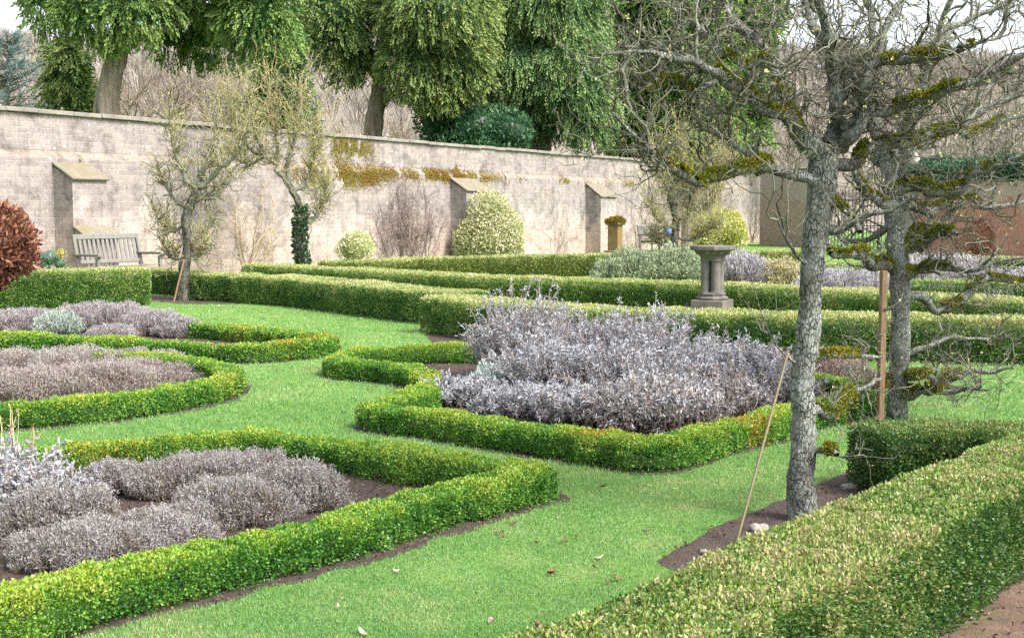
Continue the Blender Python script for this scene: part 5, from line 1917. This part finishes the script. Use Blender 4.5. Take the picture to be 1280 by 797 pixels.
sage(900, 521, .36, .36, 'brown bare stemmed sage near the right side of the large bed', 611, 220, 8, bare=.5, cols=SB, **BST)
lavender(618, 497, .26, .27, 'silver green cotton lavender tuft at the left of the sage bed', 612, .2, 3500, [(0.22, 0.27, 0.24), (0.34, 0.40, 0.37), (0.45, 0.52, 0.48)], (.05, .014), 'cotton_lavender', 'plant', None, 0, spread=.5)
LRED = [(0.20, 0.13, 0.115), (0.30, 0.215, 0.20), (0.38, 0.29, 0.285)]
sage(975, 508, .32, .32, 'brown bare stemmed sage right behind the nearer bare trunk', 620, 200, 8, bare=.5, cols=SB, **BST)
lavender(965, 492, .36, .33, 'reddish brown lavender mound behind the nearer bare trunk', 613, .3, 8000, LRED, (.06, .007))
lavender(1015, 487, .40, .33, 'reddish brown lavender mound between the two bare trunks', 614, .3, 8000, LRED, (.06, .007))
lavender(1056, 486, .30, .27, 'low reddish lavender at the right end of the sage bed', 615, .24, 6000, LRED, (.06, .007))
sage(12, 652, .34, .36, 'pale purple sage bush at the left edge of the nearest bed', 616, 190, 17, leaf=(.032, .013))
# dry flower stalks standing in that sage
rng = np.random.default_rng(9)
c = G(16, 640, 0)
m = MB()
n = 11
P0 = c + np.c_[rng.normal(0, .08, (n, 2)), np.full(n, .0)]
pa = grow(rng, P0, np.c_[rng.normal(.02, .12, (n, 2)), np.ones(n)], rng.uniform(.42, .62, n), 9, .06, .03)
m.tubes(pa, np.linspace(.004, .002, 9)[None].repeat(n, 0), 5, lerp_cols([(.36, .28, .15), (.5, .42, .26)], rng.uniform(0, 1, n)))
q, t_, _, _ = spawn(rng, pa, 60, .7, 1)
m.leaves(q, t_ + rng.normal(0, .5, q.shape), .03, .014, (.34, .25, .13), rng)
tag(m.build('dry_stalks', M_TWIG), 'straw coloured dry flower stalks rising from the sage at the left edge', 'dead stalks')

# ------------------------------------------------------------------ the two bare fruit trees in the foreground
BR = [(0.05, 0.048, 0.034), (0.09, 0.09, 0.066), (0.135, 0.137, 0.10), (0.21, 0.215, 0.165)]
MOSSC = [(0.065, 0.09, 0.016), (0.12, 0.145, 0.02), (0.20, 0.20, 0.025), (0.30, 0.26, 0.045)]


def fruit_tree(label, base, Y, trunk, limbs, seed, n2, n3, n4, moss_on, amp=.016, low_z=-1.0):
    rng = np.random.default_rng(seed)
    b = D(base[0], base[1], Y)
    r_ = empty('fruit_tree', (b[0], b[1], 0), label, 'tree', 'bare mossy fruit trees in the right foreground')
    m = MB()
    T_ = np.array([np.r_[D(x, y, Y), r * .88] for x, y, r in trunk])
    T_[0, 2] = -0.02
    Q = crspline(T_, 14)
    # widen the root flare
    trunk_surface(m, Q, 36, seed, amp)
    for (x, y, r) in ((trunk[1][0] - 4, trunk[1][1] + 6, .032), (trunk[1][0] + 5, trunk[1][1] - 26, .026)):
        m.blob(D(x, y, Y - .055), (r, r, r * 1.2), (1, 1, 1), seed + int(x), 12, .35, 1.5)
    child(m, 'trunk', M_BARK, r_)
    mossm = MB()
    Ls, Rs = [], []
    for i, (pts, dy) in enumerate(limbs):
        K = len(pts) - 1
        pp = [(D(x, y, Y + dy * (k / K) ** 1.2), r * .86) for k, (x, y, r) in enumerate(pts)]
        bm_ = MB()
        q = limb(bm_, pp, 10, seed + i * 3, 1.9, 0, (1, 1, 1), 7)
        child(bm_, 'limb', M_BARK, r_)
        ln = np.linalg.norm(np.diff(q[:, :3], axis=0), axis=1).sum()
        u = np.concatenate([[0], np.cumsum(np.linalg.norm(np.diff(q[:, :3], axis=0), axis=1))])
        t = np.linspace(0, u[-1], 24)
        Ls.append(np.stack([np.interp(t, u, q[:, k]) for k in range(3)], 1))
        Rs.append(np.interp(t, u, q[:, 3]))
        if i in moss_on:
            lo_, hi_, nm = moss_on[i]
            nm = int(nm * 1.8)
            tt = rng.uniform(lo_, hi_, nm) * u[-1]
            c_ = np.stack([np.interp(tt, u, q[:, k]) for k in range(4)], 1)
            keep = (noise(c_[:, :3], 14.0, seed + i) > -.35)
            c_ = c_[keep]
            k = len(c_)
            ang = rng.normal(0, .75, k)
            tang = nrm(q[-1, :3] - q[0, :3])
            sd_ = nrm(np.cross(tang, [0, 0, 1.0]))
            dd = np.cos(ang)[:, None] * np.array([0, 0, 1.0]) + np.sin(ang)[:, None] * sd_
            P = c_[:, :3] + dd * (c_[:, 3] * rng.uniform(.9, 1.35, k) + .012 * (1 + noise(c_[:, :3], 10.0, 77)))[:, None]
            tv = np.clip(.5 + .4 * noise(P, 12, seed) + rng.normal(0, .2, k), 0, 1)
            mossm.leaves(P, dd + rng.normal(0, .6, (k, 3)), rng.uniform(.010, .024, k), rng.uniform(.008, .014, k), lerp_cols(MOSSC, tv), rng)
    Ls, Rs = np.array(Ls), np.array(Rs)
    lens = np.linalg.norm(np.diff(Ls, axis=1), axis=2).sum(1) * np.clip((Ls[:, :, 2].mean(1) - low_z) / .7, .12, 1)
    tw = MB()
    q, t_, tt, _ = spawn(rng, Ls, n2, .12, 1, lens)
    out_ = q - np.r_[b[:2], 0]
    out_[:, 2] = 0
    l2 = grow(rng, q, t_ * .55 + rng.normal(0, .55, q.shape) + nrm(out_) * .35 + [0, 0, .22], rng.uniform(.12, .55, n2), 11, .44, .10)
    r2 = rng.uniform(.004, .0105, n2)
    tw.tubes(l2, r2[:, None] * np.linspace(1, .42, 11)[None] * (1 + .3 * rng.normal(size=(n2, 11))).clip(.6, 1.7), 6, lerp_cols(BR, rng.uniform(0, 1, n2)))
    q, t_, tt, _ = spawn(rng, l2, n3, .1, 1)
    l3 = grow(rng, q, t_ * .6 + rng.normal(0, .6, q.shape) + [0, 0, .12], rng.uniform(.06, .36, n3), 7, .42, .06)
    r3 = rng.uniform(.0018, .0034, n3)
    tw.tubes(l3, r3[:, None] * np.linspace(1, .6, 7)[None] * (1 + .25 * rng.normal(size=(n3, 7))).clip(.6, 1.5), 5, lerp_cols(BR, rng.uniform(0, 1, n3)))
    q, t_, tt, _ = spawn(rng, l3, n4, .1, 1)
    l4 = grow(rng, q, t_ * .6 + rng.normal(0, .7, q.shape), rng.uniform(.02, .16, n4), 4, .4, .06)
    tw.tubes(l4, np.linspace(.0018, .0012, 4)[None].repeat(n4, 0), 4, lerp_cols(BR, rng.uniform(.2, 1, n4)))
    # spur buds at the tips
    tips = l4[:, -1]
    k = len(tips)
    tw.leaves(tips, l4[:, -1] - l4[:, -2] + rng.normal(0, .01, (k, 3)), rng.uniform(.006, .014, k), rng.uniform(.004, .007, k), lerp_cols([(.22, .17, .10), (.36, .30, .18)], rng.uniform(0, 1, k)), rng, .5)
    kb = 240
    e = rng.integers(0, len(tips), kb)
    for sgn in range(3):
        tw.leaves(tips[e], rng.normal(0, .5, (kb, 3)) + [0, 0, .6], rng.uniform(.012, .022, kb), rng.uniform(.009, .014, kb), lerp_cols([(.40, .38, .16), (.6, .55, .34)], rng.uniform(0, 1, kb)), rng, .5)
    child(tw, 'twigs', M_TWIG, r_)
    # moss and lichen specks over the older twigs
    q, t_, tt, _ = spawn(rng, np.concatenate([l2]), n2 * 16, 0, .6)
    k = len(q)
    keep = noise(q, 3.0, seed + 9) > .05
    q = q[keep]
    k = len(q)
    mossm.leaves(q + [0, 0, .007] + rng.normal(0, .004, (k, 3)), rng.normal(0, .6, (k, 3)) + [0, 0, .8], rng.uniform(.006, .012, k), .006, lerp_cols([(.10, .115, .03), (.17, .17, .05), (.30, .32, .26)], rng.uniform(0, 1, k)), rng)
    child(mossm, 'moss', M_MOSS, r_)
    return r_


YF1 = 2560.0 / (655 - HOR)
YF2 = 2560.0 / (525 - HOR)
T1 = [(1005, 662, .098), (1004, 640, .086), (1001, 600, .080), (1004, 560, .074), (1003, 515, .070), (1003, 470, .066), (1009, 420, .064), (1013, 360, .064), (1019, 300, .068), (1025, 250, .076), (1029, 212, .082), (1030, 180, .062)]
L1 = [
    ([(1026, 205, .060), (1012, 180, .05), (992, 149, .044), (962, 141, .036), (923, 124, .032), (898, 94, .027), (859, 81, .021), (812, 64, .014), (772, 66, .007)], -.5),
    ([(1022, 195, .05), (1004, 168, .045), (983, 124, .038), (962, 72, .030), (940, 47, .026), (911, 13, .021), (895, -30, .015)], .45),
    ([(1026, 190, .05), (1046, 128, .040), (1034, 85, .036), (1030, 38, .032), (1013, 0, .026), (1008, -50, .02)], -.3),
    ([(1036, 195, .05), (1056, 158, .04), (1064, 107, .034), (1047, 64, .03), (1017, 21, .024), (995, -25, .018)], .6),
    ([(1040, 192, .05), (1062, 165, .04), (1077, 141, .035), (1094, 85, .03), (1124, 77, .026), (1175, 72, .02), (1230, 50, .012)], -.4),
    ([(1066, 150, .035), (1077, 111, .032), (1094, 64, .026), (1115, 26, .02), (1141, -20, .015)], .3),
    ([(1020, 222, .038), (985, 214, .032), (953, 209, .028), (911, 215, .027), (876, 226, .025), (847, 218, .021), (825, 200, .016), (795, 171, .011), (764, 141, .006)], -.55),
    ([(1036, 210, .045), (1060, 195, .035), (1120, 178, .03), (1180, 165, .024), (1230, 140, .018), (1310, 105, .012)], .5),
    ([(1050, 165, .035), (1100, 138, .03), (1150, 125, .026), (1205, 108, .02), (1300, 62, .012)], -.35),
    ([(1090, 78, .028), (1150, 52, .022), (1220, 22, .016), (1300, -15, .01)], .5),
    ([(958, 72, .024), (930, 82, .02), (900, 60, .016), (870, 28, .012), (840, 10, .008)], .4),
    ([(1008, 566, .028), (1026, 564, .026), (1040, 567, .024), (1047, 570, .016)], -.12),
    ([(1006, 522, .028), (1030, 516, .026), (1056, 508, .022), (1079, 485, .017), (1101, 474, .012)], .8),
    ([(1008, 458, .026), (1022, 450, .022), (1045, 440, .019), (1071, 448, .014), (1101, 446, .008)], .4),
    ([(1004, 462, .011), (985, 447, .008), (966, 425, .006), (952, 392, .004), (940, 350, .002)], -.3),
    ([(1014, 330, .016), (1000, 322, .011), (985, 300, .008), (970, 270, .004)], -.3),
    ([(1022, 290, .026), (1050, 285, .022), (1080, 270, .017), (1110, 262, .012), (1150, 240, .007)], -.25),
    ([(1030, 245, .03), (1055, 262, .024), (1065, 275, .022), (1075, 290, .014)], -.2),
    ([(900, 96, .016), (870, 110, .012), (840, 100, .009), (800, 110, .006)], -.3),
    ([(955, 208, .018), (930, 190, .014), (905, 172, .010), (870, 160, .006)], .3),
]
MOSS1 = {0: (.15, .6, 1300), 4: (.45, .95, 1500), 6: (.2, .75, 2600), 7: (.1, .6, 1500), 8: (.2, .6, 1000), 11: (.25, .9, 900), 12: (.1, .6, 900), 13: (.1, .7, 700), 18: (.3, 1, 1200), 1: (.1, .5, 900), 17: (0, .6, 700), 10: (.0, .6, 500)}
fruit_tree('nearer bare fruit tree with scaly grey trunk and mossy spreading limbs', (1005, 655), YF1, T1, L1, 701, 280, 1400, 2100, MOSS1, low_z=1.25)
T2 = [(1122, 530, .100), (1122, 512, .088), (1123, 470, .082), (1126, 420, .080), (1125, 380, .080), (1124, 340, .086), (1120, 290, .084), (1116, 250, .090), (1112, 220, .08), (1108, 190, .06)]
L2 = [
    ([(1112, 215, .07), (1100, 180, .055), (1092, 140, .045), (1084, 95, .038), (1090, 40, .03), (1085, -20, .022)], .5),
    ([(1118, 225, .07), (1130, 185, .055), (1145, 140, .045), (1152, 90, .036), (1175, 40, .028), (1190, -20, .02)], -.5),
    ([(1122, 245, .06), (1150, 232, .05), (1190, 236, .042), (1225, 222, .034), (1260, 200, .026), (1310, 180, .018)], -.6),
    ([(1126, 262, .05), (1160, 262, .04), (1200, 250, .032), (1240, 262, .024), (1300, 240, .015)], .5),
    ([(1126, 300, .045), (1150, 306, .045), (1165, 296, .04), (1180, 291, .03), (1195, 296, .015)], -.3),
    ([(1118, 338, .05), (1100, 334, .05), (1086, 326, .046), (1068, 318, .044), (1050, 319, .036), (1036, 312, .02)], -.4),
    ([(1122, 325, .05), (1128, 312, .05), (1150, 304, .045), (1160, 290, .03), (1195, 262, .018), (1235, 250, .01)], .3),
    ([(1128, 345, .05), (1145, 338, .044), (1170, 332, .036), (1200, 342, .026), (1240, 330, .016), (1290, 322, .01)], -.5),
    ([(1128, 375, .05), (1148, 371, .045), (1173, 380, .04), (1204, 363, .036), (1228, 350, .030), (1275, 350, .02), (1310, 340, .014)], .4),
    ([(1128, 482, .045), (1150, 484, .045), (1162, 492, .04), (1188, 470, .032), (1225, 463, .022), (1268, 458, .012)], -.4),
    ([(1126, 478, .045), (1145, 470, .042), (1165, 472, .036), (1180, 488, .026), (1205, 482, .018), (1235, 490, .01)], -.6),
    ([(1118, 476, .045), (1095, 476, .036), (1075, 486, .03), (1050, 500, .02)], -.5),
    ([(1130, 190, .05), (1165, 172, .04), (1205, 168, .032), (1250, 150, .024), (1310, 140, .015)], .7),
    ([(1140, 130, .04), (1180, 110, .032), (1230, 100, .024), (1300, 85, .015)], -.6),
    ([(1130, 440, .03), (1165, 430, .022), (1200, 420, .017), (1250, 425, .01)], .4),
    ([(1116, 250, .05), (1090, 240, .036), (1070, 225, .028), (1050, 205, .016)], -.4),
    ([(1112, 285, .04), (1090, 300, .03), (1060, 300, .022), (1040, 290, .012)], .4),
]
MOSS2 = {4: (.1, .95, 2600), 5: (.0, 1, 4200), 6: (.0, .5, 2000), 7: (.1, .5, 1600), 8: (.3, .95, 3200), 9: (.0, .6, 2600), 10: (.0, .6, 2200), 11: (.0, .6, 1200), 2: (.0, .7, 2600), 12: (.2, .7, 1500), 1: (.2, .6, 1200), 15: (.1, .7, 1000), 3: (.1, .6, 1000), 13: (.2, .8, 1200)}
fruit_tree('second bare fruit tree behind the wooden stake with mossy tiers of branches', (1122, 525), YF2, T2, L2, 801, 270, 1300, 1900, MOSS2)

# ------------------------------------------------------------------ stakes, cane, small things
s0 = G(1100, 530, 0)
m = MB()
m.box((s0[0], s0[1], .46), (.98, .2, 0), (-.2, .98, 0), Z_, .05, .05, 1.16 + .0, bev=.004)
so = empty('wooden_stake', (s0[0], s0[1], 0), 'square brown wooden stake beside the second trunk', 'stake')
m2 = MB()
m2.box((s0[0], s0[1], .575), (.98, .2, 0), (-.2, .98, 0), Z_, .045, .045, 1.15, bev=.004)
child(m2, 'post', M_STAKE, so)
m2 = MB()
m2.tubes(np.array([[s0 + [.0, -.028, .86], s0 + [.07, .0, .87], s0 + [.15, -.02, .87], s0 + [.17, .1, .87]]]), np.full((1, 4), .008), 6, (.05, .045, .04))
child(m2, 'tie', M_TWIG, so)
c0, c1 = G(919, 685, 0), D(985, 440, 6.45)
m = MB()
pts = np.array([c0 + (c1 - c0) * t for t in np.linspace(0, 1, 15)])
rad = np.full((1, 15), .0068)
rad[0, ::3] = .0082
m.tubes(pts[None], rad, 10, (.3, .25, .13), cap=True)
tag(m.build('bamboo_cane', M_CANE), 'thin bamboo cane leaning against the nearer bare trunk', 'cane')
c0, c1 = G(217, 378, 0), D(230, 325, 22.3)
m = MB()
m.tubes(np.array([c0 + (c1 - c0) * t for t in np.linspace(0, 1, 6)])[None], np.full((1, 6), .018), 8, (.3, .2, .12), cap=True)
tag(m.build('prop_stick', M_STAKE), 'short brown stick leaning on the tree in the hedge gap', 'stick')

# stones lying on the soil
rng = np.random.default_rng(21)
for i, (px, py, r_, lb) in enumerate([(949, 664, .05, 'pale flat stone in the soil strip left of the nearer trunk'), (1061, 612, .045, 'rounded stone in the soil at the end of the hedge hook'),
                                      (880, 690, .02, 'small reddish stone at the pointed end of the soil strip'), (13, 735, .035, 'dark stone on the soil behind the front hedge at lower left'),
                                      (189, 367, .07, 'white stone at the foot of the hedge gap on the left'), (1160, 787, .05, 'flat stone on the bare path in the lower right corner')]):
    c = G(px, py, 0)
    m = MB()
    m.blob(c + [0, 0, r_ * .3], (r_, r_ * .8, r_ * .5), (1, 1, 1), i, 10, .35, 1.3)
    tag(m.build('stone', M_STONE if i != 3 else M_MOSSY), lb, 'stone')


def leafpiece(name, mats, size, cols, n, region, label, cat, group, seed, lift=.012):
    rng = np.random.default_rng(seed)
    m = MB()
    a = np.linspace(0, 2 * math.pi, 9)[:-1]
    V = np.c_[np.cos(a) * size, np.sin(a) * size * .5, .25 * size * np.cos(2 * a) + .2 * size * np.sin(a)]
    V = np.concatenate([[[0, 0, 0]], V])
    m.add(V, [[0, k + 1, (k + 1) % 8 + 1] for k in range(8)], lerp_cols(cols, rng.uniform(0, 1, 8)))
    me = m.mesh(name, mats)
    k = 0
    while k < n:
        px, py = rng.uniform(*region[0]), rng.uniform(*region[1])
        p = G(px, py, 0)
        if any(poly_in(p[None, :2], q)[0] for q in (BED_A, BED_B, BED_C, BED_D, PATH)) or (px > 815 and py > 600):
            continue
        o = bpy.data.objects.new(name, me)
        o.location = (p[0], p[1], lift)
        o.rotation_euler = (rng.normal(0, .3), rng.normal(0, .3), rng.uniform(0, 6.28))
        s = rng.uniform(.6, 1.3)
        o.scale = (s, s, s)
        COL.objects.link(o)
        tag(o, label, cat, group)
        k += 1


leafpiece('fallen_leaf', M_DRY, .026, [(.10, .055, .03), (.24, .14, .08)], 16, ((560, 850), (600, 790)), 'small curled brown leaf lying on the near lawn', 'fallen leaf', 'brown fallen leaves on the lawn', 31, .022)
leafpiece('fallen_leaf', M_DRY, .022, [(.28, .22, .16), (.40, .33, .26)], 9, ((250, 850), (620, 797)), 'small pale dry leaf lying on the near lawn', 'fallen leaf', 'pale fallen leaves on the lawn', 32, .022)
leafpiece('petal', M_DRY, .018, [(.6, .58, .54), (.7, .68, .64)], 10, ((160, 540), (378, 420)), 'tiny white petal on the lawn between the back hedge and the left beds', 'petal', 'white petals on the far lawn', 33, .025)
print('SCENE BUILT', sum(len(o.data.polygons) for o in bpy.data.objects if o.type == 'MESH'))
